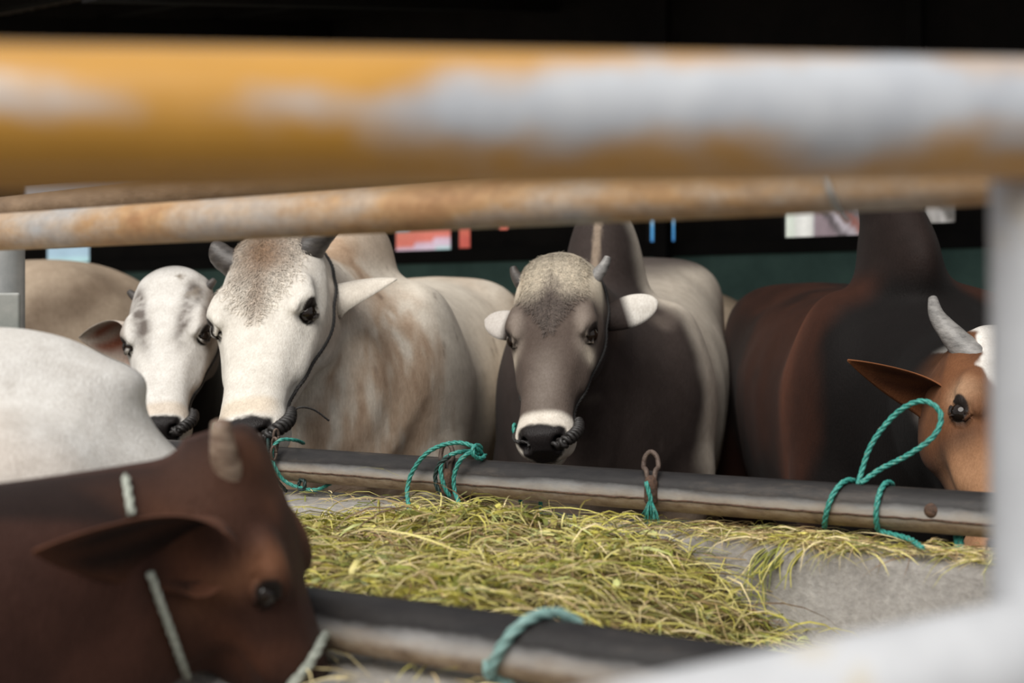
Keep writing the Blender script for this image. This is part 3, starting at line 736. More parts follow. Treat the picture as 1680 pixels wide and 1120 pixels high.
    def add_ear(self, side, base, tip, facing, length, width, outer, inner, curl=0.55, blunt=0.0, droop=0.0, root=None):
        """base in head coordinates; tip direction and facing (opening) as world vectors"""
        b = self.H(np.array(base) * np.array([1, side, 1])); t = np.array(tuple(tip), float); t /= np.linalg.norm(t)
        nrm = np.array(tuple(facing), float); nrm -= t * np.dot(nrm, t); nrm /= np.linalg.norm(nrm); lat = np.cross(t, nrm)
        nu, nv = 22, 14; V = []; F = []; C = []
        for layer in (0, 1):
            for i in range(nu + 1):
                u = i / nu
                w = width * (0.36 * (1 - u) ** 2 + 1.0 * (math.sin(math.pi * min(1, u * 0.93 + 0.07) ** 0.80) ** 0.75) * (1 - 0.10 * u) * (1 if u < .999 else 0)) * 0.5
                wb_ = width * 0.5 * (max(0, 1 - ((u - 0.56) / 0.442) ** 2) ** 0.5 if u > 0.56 else 0.42 + 0.58 * math.sin(u / 0.56 * math.pi / 2))
                w = w * (1 - blunt) + wb_ * blunt; w = max(w, 0.002)
                cup = curl * (1.25 - 0.75 * u) + 1.1 * (1 - u) ** 6
                for j in range(nv + 1):
                    v = 2 * j / nv - 1; ang = v * cup * 1.5
                    rad = w / max(math.sin(min(cup * 1.5, math.pi / 2)), 0.25)
                    p = b + t * length * u + lat * rad * math.sin(ang) + nrm * rad * (1 - math.cos(ang)) + np.array((0, 0, -droop * u * u * length))
                    thick = 0.0035 * (1 - u * 0.6) * (1 if abs(v) < 0.99 else 0.15)
                    p = p + nrm * (thick if layer == 0 else -thick)
                    V.append(p)
                    if layer == 0:
                        e = max(0, 1 - abs(v) ** 4) * min(1, 3.0 * (1 - u)) ; nzv = 0.65 + 0.35 * math.sin(u * 9 + v * 7)
                        C.append(np.array(outer) * (1 - e) + np.array(inner) * e * nzv + np.array(outer) * e * (1 - nzv) * 0.6)
                    else: C.append(np.array(outer))
                    if root is not None:
                        k_ = max(0.0, min(1.0, (0.60 - u) / 0.14)); C[-1] = C[-1] * (1 - k_) + np.array(root) * k_
        m = (nu + 1) * (nv + 1)
        for i in range(nu):
            for j in range(nv):
                k = i * (nv + 1) + j
                F.append((k, k + 1, k + nv + 2, k + nv + 1)); F.append((m + k, m + k + nv + 1, m + k + nv + 2, m + k + 1))
            k = i * (nv + 1); F.append((k, k + nv + 1, m + k + nv + 1, m + k)); k += nv; F.append((k, m + k, m + k + nv + 1, k + nv + 1))
        for j in range(nv):
            k = nu * (nv + 1) + j; F.append((k, k + 1, m + k + 1, m + k))
        o = link_mesh('ear', V, F, M_COAT, self.root); set_col(o, np.array(C))
    def add_hair(self, n, sampler, length, width, tint, flow=(1.0, 0, 0.25), curl=0.5):
        """short curly forelock hair; sampler gives head coordinates"""
        Q = sampler(n); P0 = np.array([self.H(q) for q in Q]); P0 = self.project(P0, 0.0, 3)
        g = self.grad(P0); g /= np.linalg.norm(g, axis=1)[:, None]; c, _ = self.colour(P0, self.coat)
        fl = self.Rh @ np.array(flow); V = np.zeros((n, 7, 3)); C = np.zeros((n, 7, 3))
        rnd = RNG.normal(size=(n, 3)); L = length * (0.6 + 0.7 * RNG.random(n))[:, None]
        side = self.Rh @ np.array([0, 1.0, 0]); out = np.sign(Q[:, 1])[:, None] * side
        d = fl + out * 0.6 + rnd * curl; d -= g * np.sum(d * g, 1)[:, None]; d /= np.linalg.norm(d, axis=1)[:, None]
        sd = np.cross(d, g)
        shade = (0.75 + 0.55 * RNG.random(n))[:, None] * np.array(tint)
        for k, t in enumerate((0.0, 0.4, 0.75)):
            p = P0 + d * L * t + g * L * (0.55 * t - 0.32 * t * t + 0.02); w = width * (1 - 0.5 * t)
            V[:, 2*k] = p - sd * w / 2; V[:, 2*k+1] = p + sd * w / 2
        V[:, 6] = P0 + d * L + g * L * 0.18
        for k in range(7): C[:, k] = np.clip(c * shade, 0, 1)
        F = []
        for i in range(n):
            o = i * 7; F += [(o, o+1, o+3, o+2), (o+2, o+3, o+5, o+4), (o+4, o+5, o+6)]
        o = link_mesh('forehead_hair', V.reshape(-1, 3), F, M_HAIR, self.root); set_col(o, C.reshape(-1, 3)); o['kind'] = 'stuff'

def muzzle_at(poll, u, v, L):
    """point on the ray through pixel (u, v), nearer than the poll, at distance L from it"""
    best = None
    for i in range(2000):
        Y = poll.y - 0.6 * i / 2000; p = px(u, v, Y); e = abs((p - poll).length - L)
        if best is None or e < best[0]: best = (e, p)
    return best[1]
def C3(r, g, b):                       # sRGB 0..255 to linear
    f = lambda x: (x / 255 / 12.92) if x / 255 < 0.04045 else ((x / 255 + 0.055) / 1.055) ** 2.4
    return np.array((f(r), f(g), f(b)))
def blend(c, col, m): return c * (1 - m[:, None]) + np.asarray(col) * m[:, None]
def fill(P, col): return np.tile(np.asarray(col, float), (len(P), 1))
def no_head(q): return q[:, 0] * 0

# ---- coats
def coat_white(cow, P, b, q, hm):
    c = fill(P, C3(226, 217, 203)); n = fbm(P, 7, 1); st = fbm(P * np.array([1, 1, 0.22]), 26, 5)
    nk = sst(b[:, 0] + 0.10 * (st - 0.5), 0.08, 0.21) * sst(0.45 * n + 0.8 * st, 0.40, 0.68)
    c = blend(c, C3(184, 158, 134), nk * 0.9 * (1 - hm)); c = blend(c, C3(150, 122, 100), sst(st, 0.55, 0.8) * sst(b[:, 0], 0.10, 0.2) * 0.6 * (1 - hm))
    c = blend(c, C3(186, 156, 128), sst(b[:, 0], -0.55, -1.0) * sst(n, 0.3, 0.7) * 0.8)
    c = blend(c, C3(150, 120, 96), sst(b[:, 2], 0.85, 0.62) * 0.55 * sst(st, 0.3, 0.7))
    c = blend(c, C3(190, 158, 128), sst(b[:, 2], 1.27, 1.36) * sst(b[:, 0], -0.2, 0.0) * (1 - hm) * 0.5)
    c = blend(c, C3(120, 100, 86), sst(fbm(P * np.array([1, 1, 0.12]), 40, 9), 0.74, 0.82) * 0.6 * (1 - hm))
    h = fill(P, C3(232, 227, 218))
    t = np.exp(-(q[:, 1] / 0.070) ** 2) * sst(q[:, 0] + 0.10 * (fbm(P, 22, 3) - 0.5), 0.21, 0.02)
    t = np.maximum(t, np.exp(-(q[:, 1] / 0.022) ** 2) * sst(q[:, 0], 0.27, 0.14) * 0.7); t = np.maximum(t, sst(q[:, 0], 0.05, -0.02) * 0.8)
    h = blend(h, C3(138, 111, 87), t * 1.0 * sst(q[:, 2], -0.06, -0.02)); h = blend(h, C3(228, 215, 197), sst(np.abs(q[:, 0] - 0.425), 0.03, 0.01) * sst(q[:, 2], -0.06, -0.03))
    h = blend(h, C3(196, 168, 142), sst(np.abs(q[:, 1]), 0.085, 0.115) * sst(q[:, 2], -0.03, -0.12) * 0.5)
    return blend(c, h, hm) if False else c * (1 - hm[:, None]) + h * hm[:, None]
def coat_grey(cow, P, b, q, hm):
    n = fbm(P, 6, 2); c = fill(P, C3(208, 198, 184))
    dk = sst(b[:, 0] + 0.10 * sst(b[:, 1], 0.05, -0.1) + 0.06 * (n - 0.5) + 0.10 * (b[:, 2] - 1.0), 0.075, 0.155)
    c = blend(c, C3(62, 53, 50), dk)
    c = blend(c, C3(172, 158, 146), sst(n, 0.55, 0.75) * dk * 0.22)
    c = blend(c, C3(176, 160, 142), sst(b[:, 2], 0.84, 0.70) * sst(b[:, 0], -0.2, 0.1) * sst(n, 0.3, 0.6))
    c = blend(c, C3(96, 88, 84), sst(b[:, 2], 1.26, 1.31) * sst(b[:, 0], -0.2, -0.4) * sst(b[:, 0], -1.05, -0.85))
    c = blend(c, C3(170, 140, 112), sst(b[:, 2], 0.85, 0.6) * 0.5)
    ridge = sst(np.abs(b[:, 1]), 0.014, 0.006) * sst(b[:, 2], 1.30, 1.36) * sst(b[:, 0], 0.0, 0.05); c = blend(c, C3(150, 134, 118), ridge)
    h = fill(P, C3(90, 78, 71))
    top = sst(q[:, 0] + 0.05 * (n - 0.5) + 0.35 * np.exp(-(q[:, 1] / 0.018) ** 2) * 0.12, 0.13, 0.03)
    h = blend(h, C3(214, 202, 182), top * sst(q[:, 2], -0.09, -0.04))
    h = blend(h, C3(150, 138, 128), sst(np.abs(np.abs(q[:, 1]) - 0.085), 0.035, 0.0) * sst(np.abs(q[:, 0] - 0.19), 0.085, 0.02) * 0.75)
    h = blend(h, C3(206, 194, 176), np.exp(-((np.abs(q[:, 1]) - 0.098) / 0.014) ** 2) * np.exp(-((q[:, 0] - 0.235) / 0.02) ** 2) * 0.8)
    h = blend(h, C3(132, 122, 114), np.exp(-(q[:, 1] / 0.038) ** 2) * sst(q[:, 0], 0.20, 0.32) * 0.7)
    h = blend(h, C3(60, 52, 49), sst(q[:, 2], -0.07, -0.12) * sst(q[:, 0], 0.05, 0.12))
    h = blend(h, C3(226, 218, 206), sst(q[:, 0] + 0.02 * (n - 0.5), 0.405, 0.425)); h = blend(h, C3(52, 45, 42), sst(q[:, 2], -0.125, -0.135) * sst(q[:, 0], 0.40, 0.42) * 0.2)
    return c * (1 - hm[:, None]) + h * hm[:, None]
def coat_calf(cow, P, b, q, hm):
    n = fbm(P, 9, 4); c = fill(P, C3(30, 26, 24)); h = fill(P, C3(232, 229, 224))
    sm = np.exp(-((np.abs(q[:, 1]) - (0.076 - 0.20 * np.clip(q[:, 0] - 0.06, 0, 1))) / 0.022) ** 2) * sst(q[:, 0], -0.01, 0.06) * sst(q[:, 0], 0.30, 0.14) * 1.3
    sm = np.clip(sm, 0, 1)
    h = blend(h, C3(112, 104, 99), sm * (0.45 + 0.55 * sst(fbm(P, 40, 4), 0.25, 0.65))); h = blend(h, C3(140, 128, 118), sst(np.abs(q[:, 1]), 0.09, 0.11) * sst(q[:, 0], 0.28, 0.22) * sst(q[:, 2], -0.12, -0.06) * 0.8)
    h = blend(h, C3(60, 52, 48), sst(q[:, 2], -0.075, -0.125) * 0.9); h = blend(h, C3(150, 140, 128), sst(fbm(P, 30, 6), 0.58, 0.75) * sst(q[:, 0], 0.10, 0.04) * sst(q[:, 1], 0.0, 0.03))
    h = blend(h, C3(222, 210, 196), sst(np.abs(q[:, 0] - 0.43), 0.03, 0.01))
    return c * (1 - hm[:, None]) + h * hm[:, None]
def coat_bull(cow, P, b, q, hm):
    n = fbm(P, 5, 7); c = fill(P, C3(56, 31, 21))
    c = blend(c, C3(26, 17, 14), sst(n, 0.35, 0.65) * 0.8 * sst(b[:, 0], 0.0, -0.25)); c = blend(c, C3(17, 13, 12), sst(b[:, 0] + 0.1 * (n - 0.5), 0.08, 0.17)); c = blend(c, C3(38, 28, 25), sst(b[:, 2], 1.27, 1.34) * sst(b[:, 0], -0.3, -0.15))
    c = blend(c, C3(112, 64, 42), np.exp(-((b[:, 0] + 0.05) / 0.07) ** 2) * 0.75 * sst(b[:, 2], 1.3, 1.2))  # lit shoulder edge painted into the coat as a lighter band
    h = fill(P, C3(122, 80, 52)); h = blend(h, C3(70, 44, 30), sst(n, 0.35, 0.6) * sst(q[:, 0], 0.14, 0.04)); h = blend(h, C3(70, 46, 34), np.exp(-((q[:, 0] - 0.235) / 0.03) ** 2) * np.exp(-((np.abs(q[:, 1]) - 0.09) / 0.03) ** 2) * 0.8); h = blend(h, C3(168, 128, 96), sst(q[:, 0], 0.2, 0.32) * 0.8)
    h = blend(h, C3(240, 236, 230), sst(np.abs(q[:, 1]) + 0.04 * (fbm(P, 20, 3) - 0.5), 0.080, 0.072) * sst(q[:, 0] + 0.6 * np.abs(q[:, 1]), 0.18, 0.15)); h = blend(h, C3(186, 152, 122), np.exp(-((np.abs(q[:, 1]) - 0.10) / 0.03) ** 2) * np.exp(-((q[:, 0] - 0.16) / 0.03) ** 2) * np.exp(-((q[:, 2] + 0.02) / 0.03) ** 2))
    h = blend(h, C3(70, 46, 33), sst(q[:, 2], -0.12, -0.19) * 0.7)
    return c * (1 - hm[:, None]) + h * hm[:, None]
def coat_brown(cow, P, b, q, hm):
    n = fbm(P, 6, 8); c = fill(P, C3(86, 56, 46)); c = blend(c, C3(58, 37, 31), sst(n, 0.35, 0.7) * 0.8); c = blend(c, C3(40, 28, 25), sst(np.abs(b[:, 1]), 0.05, 0.03) * sst(b[:, 2], 1.1, 1.15))
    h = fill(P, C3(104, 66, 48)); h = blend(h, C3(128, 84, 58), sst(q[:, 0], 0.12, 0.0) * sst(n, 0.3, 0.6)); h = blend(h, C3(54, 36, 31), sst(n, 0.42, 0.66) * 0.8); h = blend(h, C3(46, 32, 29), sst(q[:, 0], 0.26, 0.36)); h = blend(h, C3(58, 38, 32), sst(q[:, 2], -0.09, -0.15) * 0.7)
    h = blend(h, C3(140, 96, 70), np.exp(-((q[:, 0] - 0.15) / 0.03) ** 2) * np.exp(-((np.abs(q[:, 1]) - 0.105) / 0.03) ** 2) * 0.7)
    return c * (1 - hm[:, None]) + h * hm[:, None]
def plain(col, col2):
    def f(cow, P, b, q, hm):
        n = fbm(P, 4, 12); return blend(fill(P, C3(*col)), C3(*col2), sst(n, 0.42, 0.7))
    return f

# ---- 1 white cow, face on
p = px(441, 402, 3.20); mz = muzzle_at(p, 380, 700, 0.535)
white = Cow('white_cow', 'large white cow with tan forehead and neck, facing the camera left of the grey bull', (-0.40, 3.62), (-0.20, -0.98), 1.02, p, mz, 1.075, roll=0.26, hump=0.75, neck_fold=0.007)
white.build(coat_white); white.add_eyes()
white.add_horn(1, [(0.02, 0.075, -0.03), (0.0, 0.105, -0.012), (-0.018, 0.135, 0.0), (-0.03, 0.158, 0.008)], 0.036, 0.017, M_HORN_DARK)
white.add_horn(-1, [(0.02, 0.075, -0.03), (0.0, 0.105, -0.012), (-0.014, 0.120, 0.0), (-0.018, 0.130, 0.004)], 0.034, 0.020, M_HORN_DARK)
white.add_ear(1, (0.055, 0.092, -0.105), (1.0, 0.05, 0.20), (0.05, 0.55, -0.85), 0.165, 0.085, C3(226, 218, 206), C3(90, 66, 54), curl=0.62, droop=0.04)
white.add_ear(-1, (0.055, 0.092, -0.105), (-0.7, 0.9, 0.1), (-0.1, 0.1, -1.0), 0.15, 0.085, C3(220, 210, 196), C3(100, 74, 60), curl=0.5)
def forelock(n):
    x = RNG.beta(1.2, 2.6, n) * 0.27 - 0.03; w = np.where(x < 0.11, 0.075, np.maximum(0.080 - (x - 0.11) * 0.55, 0.008)); y = np.clip(RNG.normal(size=n) * 0.5, -1.5, 1.5) * w
    return np.stack([x, y, np.full(n, 0.02)], 1)
white.add_hair(9000, forelock, 0.016, 0.0013, (0.95, 0.92, 0.88), curl=0.55)

# ---- 2 grey bull with the dark hump
p = px(911, 440, 3.22); mz = muzzle_at(p, 879, 712, 0.468)
grey = Cow('grey_bull', 'grey and white bull with dark face, shoulders and hump, looking over the rail', (0.245, 3.72), (-0.21, -0.98), 0.985, p, mz, 0.935, hump=1.35, roll=0.12, rump_lift=0.085, head_w=0.95,
           hump_shape=[((0.02, 0, 1.30), (0.18, 0.10, 0.12)), ((0.03, 0, 1.385), (0.115, 0.085, 0.105))])
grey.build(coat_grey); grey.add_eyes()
grey.add_horn(1, [(0.03, 0.075, -0.04), (0.005, 0.098, -0.035), (-0.02, 0.118, -0.03), (-0.045, 0.13, -0.022)], 0.026, 0.008, M_HORN_GREY)
grey.add_horn(-1, [(0.03, 0.075, -0.04), (0.005, 0.098, -0.035), (-0.02, 0.115, -0.03), (-0.04, 0.122, -0.022)], 0.026, 0.008, M_HORN_DARK)
grey.add_ear(1, (0.085, 0.085, -0.105), (1.0, -0.05, 0.30), (0.10, 0.95, -0.35), 0.150, 0.078, C3(226, 221, 213), C3(70, 60, 56), curl=0.40, blunt=0.9, root=C3(52, 44, 41))
grey.add_ear(-1, (0.085, 0.085, -0.105), (-0.95, 0.45, 0.12), (-0.2, 0.9, -0.4), 0.115, 0.080, C3(206, 200, 194), C3(70, 60, 56), curl=0.42, blunt=0.9, root=C3(60, 52, 48))
def forelock2(n):
    x = RNG.beta(1.2, 2.3, n) * 0.25 - 0.035; w = np.where(x < 0.08, 0.092, np.maximum(0.092 - (x - 0.08) * 0.75, 0.010)); y = np.clip(RNG.normal(size=n) * 0.5, -1.2, 1.2) * w
    return np.stack([x, y, np.full(n, 0.02)], 1)
grey.add_hair(9000, forelock2, 0.015, 0.0013, (0.90, 0.88, 0.85), curl=0.6)

# ---- 3 young white cow at the left
p = px(276, 460, 3.42); mz = muzzle_at(p, 250, 678, 0.42)
calf = Cow('young_cow', 'young white cow with grey streaked face and spread ear, left of the large white cow', (-0.98, 4.05), (0.22, -0.97), 0.86, p, mz, 0.90, roll=0.20, hump=0.4)
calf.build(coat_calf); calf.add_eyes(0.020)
calf.add_horn(-1, [(0.03, 0.075, -0.04), (0.008, 0.100, -0.035), (-0.012, 0.118, -0.03)], 0.022, 0.007, M_HORN_DARK)
calf.add_horn(1, [(0.03, 0.075, -0.04), (0.008, 0.100, -0.035), (-0.012, 0.118, -0.03)], 0.022, 0.007, M_HORN_DARK)
calf.add_ear(-1, (0.085, 0.10, -0.10), (-1.0, -0.05, -0.06), (0.0, -0.85, -0.45), 0.145, 0.105, C3(206, 194, 182), C3(128, 72, 52), curl=0.62)
calf.add_ear(1, (0.03, 0.105, -0.08), (0.9, 0.7, 0.2), (0.2, -0.9, -0.2), 0.13, 0.09, C3(200, 190, 180), C3(120, 76, 58), curl=0.55)

# ---- 4 brown bull at the right
p = px(1664, 568, 2.66); mz = muzzle_at(p, 1700, 915, 0.50)
bull = Cow('brown_bull', 'dark brown humped bull at the right with a white forehead patch and curved grey horn', (0.93, 3.32), (0.05, -1.0), 1.0, p, mz, 1.0, roll=-0.50, hump=1.3, neck_thick=0.85, crest=(1.06, 0.03, -0.09, 0.11, 0.07),
           hump_shape=[((0.0, -0.03, 1.32), (0.20, 0.080, 0.11)), ((0.0, -0.045, 1.41), (0.11, 0.050, 0.08)), ((-0.02, -0.060, 1.47), (0.07, 0.055, 0.05))])
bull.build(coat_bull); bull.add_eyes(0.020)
bull.add_horn(-1, [(0.03, 0.08, -0.03), (0.0, 0.110, -0.03), (-0.045, 0.138, -0.035), (-0.095, 0.146, -0.035)], 0.034, 0.008, M_HORN_GREY)
bull.add_horn(1, [(0.03, 0.08, -0.03), (0.0, 0.115, -0.03), (-0.055, 0.150, -0.035), (-0.11, 0.155, -0.035)], 0.034, 0.008, M_HORN_GREY)
bull.add_ear(-1, (0.075, 0.065, -0.105), (-1.0, -0.12, 0.34), (0.05, -0.55, -0.85), 0.22, 0.090, C3(138, 88, 56), C3(80, 48, 32), curl=0.45)
bull.add_ear(1, (0.075, 0.10, -0.105), (1.0, 0.3, 0.1), (0.05, -0.45, -0.9), 0.19, 0.085, C3(156, 104, 68), C3(96, 58, 38), curl=0.45)

# ---- 5 brown cow in the foreground, head down over the trough
p = px(415, 744, 1.49); mz = px(650, 1318, 1.51); mz = p + (mz - p).normalized() * 0.5
brown = Cow('brown_cow', 'reddish brown cow in the left foreground, out of focus, lowering its head to the grass', (-0.80, 1.18), (0.88, 0.46), 0.82, p, mz, 0.69, roll=0.18, hump=0.0, neck_thick=0.88, throat=1.4, crest=(1.16, 0.085, -0.11, 0.10, 0.06))
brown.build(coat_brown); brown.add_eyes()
brown.add_horn(-1, [(0.02, 0.068, -0.030), (-0.025, 0.088, -0.016), (-0.070, 0.095, 0.000)], 0.031, 0.013, M_HORN_PALE)
brown.add_horn(1, [(0.03, 0.085, -0.045), (0.0, 0.11, -0.03), (-0.02, 0.125, -0.015)], 0.022, 0.010, M_HORN_PALE)
eb = brown.hit(318, 872); et = brown.hit(90, 888); et = et + np.array([0.0, -0.060, 0.0]); ev = et - (eb + np.array([0, 0.012, 0]))   # ear stands off the neck
brown.add_ear(-1, tuple(brown.toH((eb + np.array([0, 0.012, 0]))[None])[0] * np.array([1, -1, 1])), ev, (0.0, -0.92, -0.40), float(np.linalg.norm(ev)), 0.082, C3(92, 58, 42), C3(34, 23, 20), curl=0.5)
brown.add_ear(1, (0.10, 0.075, -0.14), (-0.3, 1.0, -0.03), (0.1, 0.5, -0.85), 0.15, 0.10, C3(116, 74, 52), C3(50, 34, 29), curl=0.5)

# ---- 6 white cow behind it
p = px(290, 840, 1.90); mz = px(330, 1010, 2.0); mz = p + (mz - p).normalized() * 0.42
fw = Cow('white_humped_cow', 'white cow at the left edge, only its humped back rising behind the brown cow', (-0.655, 1.82), (0.94, 0.16), 0.855, p, mz, 0.78, hump=0.45, h=0.016, refine=1)
fw.build(plain((226, 224, 220), (218, 208, 198)))
fw.add_eyes(); fw.add_ear(-1, (0.07, 0.10, -0.10), (-0.6, -0.6, -0.4), (0.2, -0.5, -0.8), 0.13, 0.09, C3(220, 214, 206), C3(180, 130, 110)); fw.add_ear(1, (0.07, 0.10, -0.10), (-0.6, 0.6, -0.4), (0.2, 0.5, -0.8), 0.13, 0.09, C3(220, 214, 206), C3(180, 130, 110))

# ---- 7-9 cattle standing further back
def back_cow(name, label, base, face, scale, col, col2, hump=0.6):
    a = np.array(face, float); a /= np.linalg.norm(a); b = Vector((base[0], base[1], 0)); d = Vector((a[0], a[1], 0))
    p = b + d * 0.58 * scale + Vector((0, 0, 1.22 * scale)); mz = p + d * 0.36 + Vector((0, 0, -0.30))
    c = Cow(name, label, base, face, scale, p, mz, 0.95, hump=hump, h=0.02, refine=0); c.build(plain(col, col2)); c.add_eyes()
    sd = Vector((-d.y, d.x, 0))
    for s in (1, -1):
        c.add_ear(s, (0.05, 0.10, -0.09), sd * s + Vector((0, 0, -0.15)), d, 0.17, 0.09, C3(*col), C3(*col2)); c.add_horn(s, [(0.03, 0.075, -0.04), (0.0, 0.105, -0.03), (-0.03, 0.125, -0.02)], 0.026, 0.01, M_HORN_DARK)
    return c
back_cow('tan_cow', 'greyish tan cow at the far left, seen behind the galvanised post', (-2.50, 4.75), (-0.95, -0.30), 1.08, (176, 158, 138), (140, 122, 104))
back_cow('pale_cow', 'pale cow far behind the grey bull, only its rump showing', (-0.06, 6.24), (-0.835, 0.55), 1.02, (224, 206, 182), (206, 184, 158), 0.0)
back_cow('light_brown_cow', 'light brown cow half hidden behind the brown bull\'s hump', (1.42, 5.0), (0.02, -1.0), 1.02, (170, 108, 66), (132, 82, 50), 0.3)
# ------------------------------------------------------------------ nose ropes
def head_path(cow, pts, r, side=1, off=0.8):
    P = np.array([cow.H(np.array(p) * np.array([1, side, 1])) for p in pts]); P = catmull(P, 6)
    d = cow.f(P); Q = cow.project(P, r * off, 4, 0.03)
    return Q
def wrap_vf(P, r, turns=13):
    """a thick bundle: core with rope wound round it"""
    C, s = resample(np.asarray(P), 0.002); T, N, B = frames(C); L = s[-1]; t = s / L
    rad = r * (0.55 + 0.45 * np.sin(np.pi * np.clip(t * 0.85 + 0.12, 0, 1)))
    core = tube_vf(C, rad * 0.85, 10); ss = np.linspace(0, L, turns * 18); a = 2 * np.pi * turns * ss / L
    ip = lambda X: np.stack([np.interp(ss, s, X[:, k]) for k in range(3)], 1)
    W = ip(C) + np.interp(ss, s, rad)[:, None] * (np.cos(a)[:, None] * ip(N) + np.sin(a)[:, None] * ip(B))
    W = W + RNG.normal(size=W.shape) * r * 0.035
    return merge(core, tube_vf(W, L / turns * 0.52, 7))
def nose_rope(cow, label, tail=None, wr=0.0095, rr=0.0038, knot=True):
    root = empty('nose_rope', tuple(cow.H((0.45, 0, 0.0)))); tag(root, label, 'rope', 'black nose ropes on the cattle')
    up = [(0.405, 0.085, -0.085), (0.36, 0.092, -0.095), (0.27, 0.098, -0.11), (0.17, 0.125, -0.115), (0.09, 0.125, -0.10), (0.03, 0.12, -0.10), (-0.02, 0.09, -0.10), (-0.045, 0.03, -0.07)]
    for s in (1, -1):
        V, F = rope_vf(head_path(cow, up, rr, s), rr, smooth=1); link_mesh('cheek_rope', V, F, M_BLACKROPE, root)
    V, F = rope_vf(head_path(cow, [(0.49, -0.02, -0.05), (0.475, -0.055, -0.055), (0.44, -0.08, -0.07), (0.405, -0.085, -0.085)], rr), rr * 1.2, smooth=1); link_mesh('nose_loop', V, F, M_BLACKROPE, root)
    V, F = wrap_vf(head_path(cow, [(0.496, 0.034, -0.050), (0.478, 0.066, -0.050), (0.445, 0.084, -0.064), (0.40, 0.088, -0.085)], wr), wr * cow.hs); link_mesh('wrapped_knot', V, F, M_BLACKROPE, root)
    if knot:
        c = cow.project(np.array([cow.H((0.425, -0.095, -0.075))]), 0.006, 5)[0]; ring = [c + 0.012 * (math.cos(a) * cow.Rh[:, 0] + math.sin(a) * cow.Rh[:, 2]) for a in np.linspace(0, 2 * np.pi, 9)[:-1]]
        V, F = rope_vf(ring, 0.0035, closed=True); link_mesh('green_knot', V, F, M_TEALROPE, root)
    if tail:
        st = head_path(cow, [(0.405, 0.088, -0.085), (0.40, 0.09, -0.09)], wr)[0]
        pts = [Vector(st)] + [px(u, v, st[1] + dy) for u, v, dy in tail]
        V, F = rope_vf(pts, 0.0022); link_mesh('loose_end', V, F, M_BLACKROPE, root)
    return root
nose_rope(white, 'black nose rope with a wrapped knot on the large white cow\'s muzzle', [(492, 668, -0.01), (515, 672, 0.0), (540, 690, 0.01)])
nose_rope(grey, 'black nose rope with a wrapped knot on the grey bull\'s muzzle', wr=0.0105, rr=0.0034)
nose_rope(calf, 'black nose rope on the young white cow at the left', knot=False, wr=0.010, rr=0.003)
# pale halter of the foreground cow
root = empty('pale_halter', tuple(brown.H((0.3, 0, 0)))); tag(root, 'pale grey rope halter on the foreground brown cow', 'halter')
lp = []
for a in np.linspace(0, 2 * np.pi, 17)[:-1]:
    lp.append((0.355 - 0.05 * math.sin(a), 0.10 * math.cos(a), -0.085 + 0.10 * math.sin(a)))
Q = brown.project(catmull([brown.H(q) for q in lp], 5, True), 0.005, 8); V, F = rope_vf(Q, 0.0055, smooth=2, closed=True); link_mesh('noseband', V, F, M_PALEROPE, root)
def brown_ray(pts, off):
    Q = catmull([(u, v, 0) for u, v in pts], 5); Q = [brown.hit(q[0], q[1], off) for q in Q]; return np.array([q for q in Q if q is not None])
for seg in ([(206, 782), (211, 812), (216, 845)], [(246, 938), (262, 985), (282, 1040), (312, 1125), (325, 1160)]):   # passes under the ear
    V, F = rope_vf(brown_ray(seg, 0.004), 0.0045, smooth=1); link_mesh('neck_rope', V, F, M_PALEROPE, root)

# ------------------------------------------------------------------ rings, ropes on the rails
def fr(u, v, off=0.0):                 # a point above the far rail's plane, off metres towards the camera
    return on_plane(u, v, FAR_N - off)
def tie_ring(u, vtop, vbot, w):
    pts = [fr(u - w*0.35, vbot, RAIL_R), fr(u - w*0.6, (vtop+vbot)/2, 0.028), fr(u - w, vtop + 0.38*(vbot-vtop), 0.012), fr(u - w*0.75, vtop + 8, 0.006), fr(u, vtop, 0.004), fr(u + w*0.8, vtop + 8, 0.006), fr(u + w, vtop + 0.38*(vbot-vtop), 0.012), fr(u + w*0.6, (vtop+vbot)/2, 0.028), fr(u + w*0.35, vbot, RAIL_R)]
    V, F = tube_vf(catmull(pts, 6), 0.0042, 10); o = link_mesh('tie_ring', V, F, M_IRON, far_rail)
    b = fr(u, vbot + 4, RAIL_R + 0.002); V, F = tube_vf(np.array([b + Vector((0, 0, 0.030)), b + Vector((0, 0, 0.020)), b - Vector((0, 0, 0.012)), b - Vector((0, 0, 0.018))]), np.array([0.005, 0.011, 0.011, 0.006]), 12)
    w_ = link_mesh('weld_lug', V, F, M_SEAM, far_rail)
tie_ring(1068, 741, 806, 12); tie_ring(733, 727, 792, 10)
# weld blob on the right
b = fr(1527, 838, RAIL_R - 0.001); V, F = tube_vf(np.array([b + N_ * 0.004, b - N_ * 0.001, b - N_ * 0.004]), np.array([0.012, 0.010, 0.004]), 12); link_mesh('weld_lug', V, F, M_SEAM, far_rail)

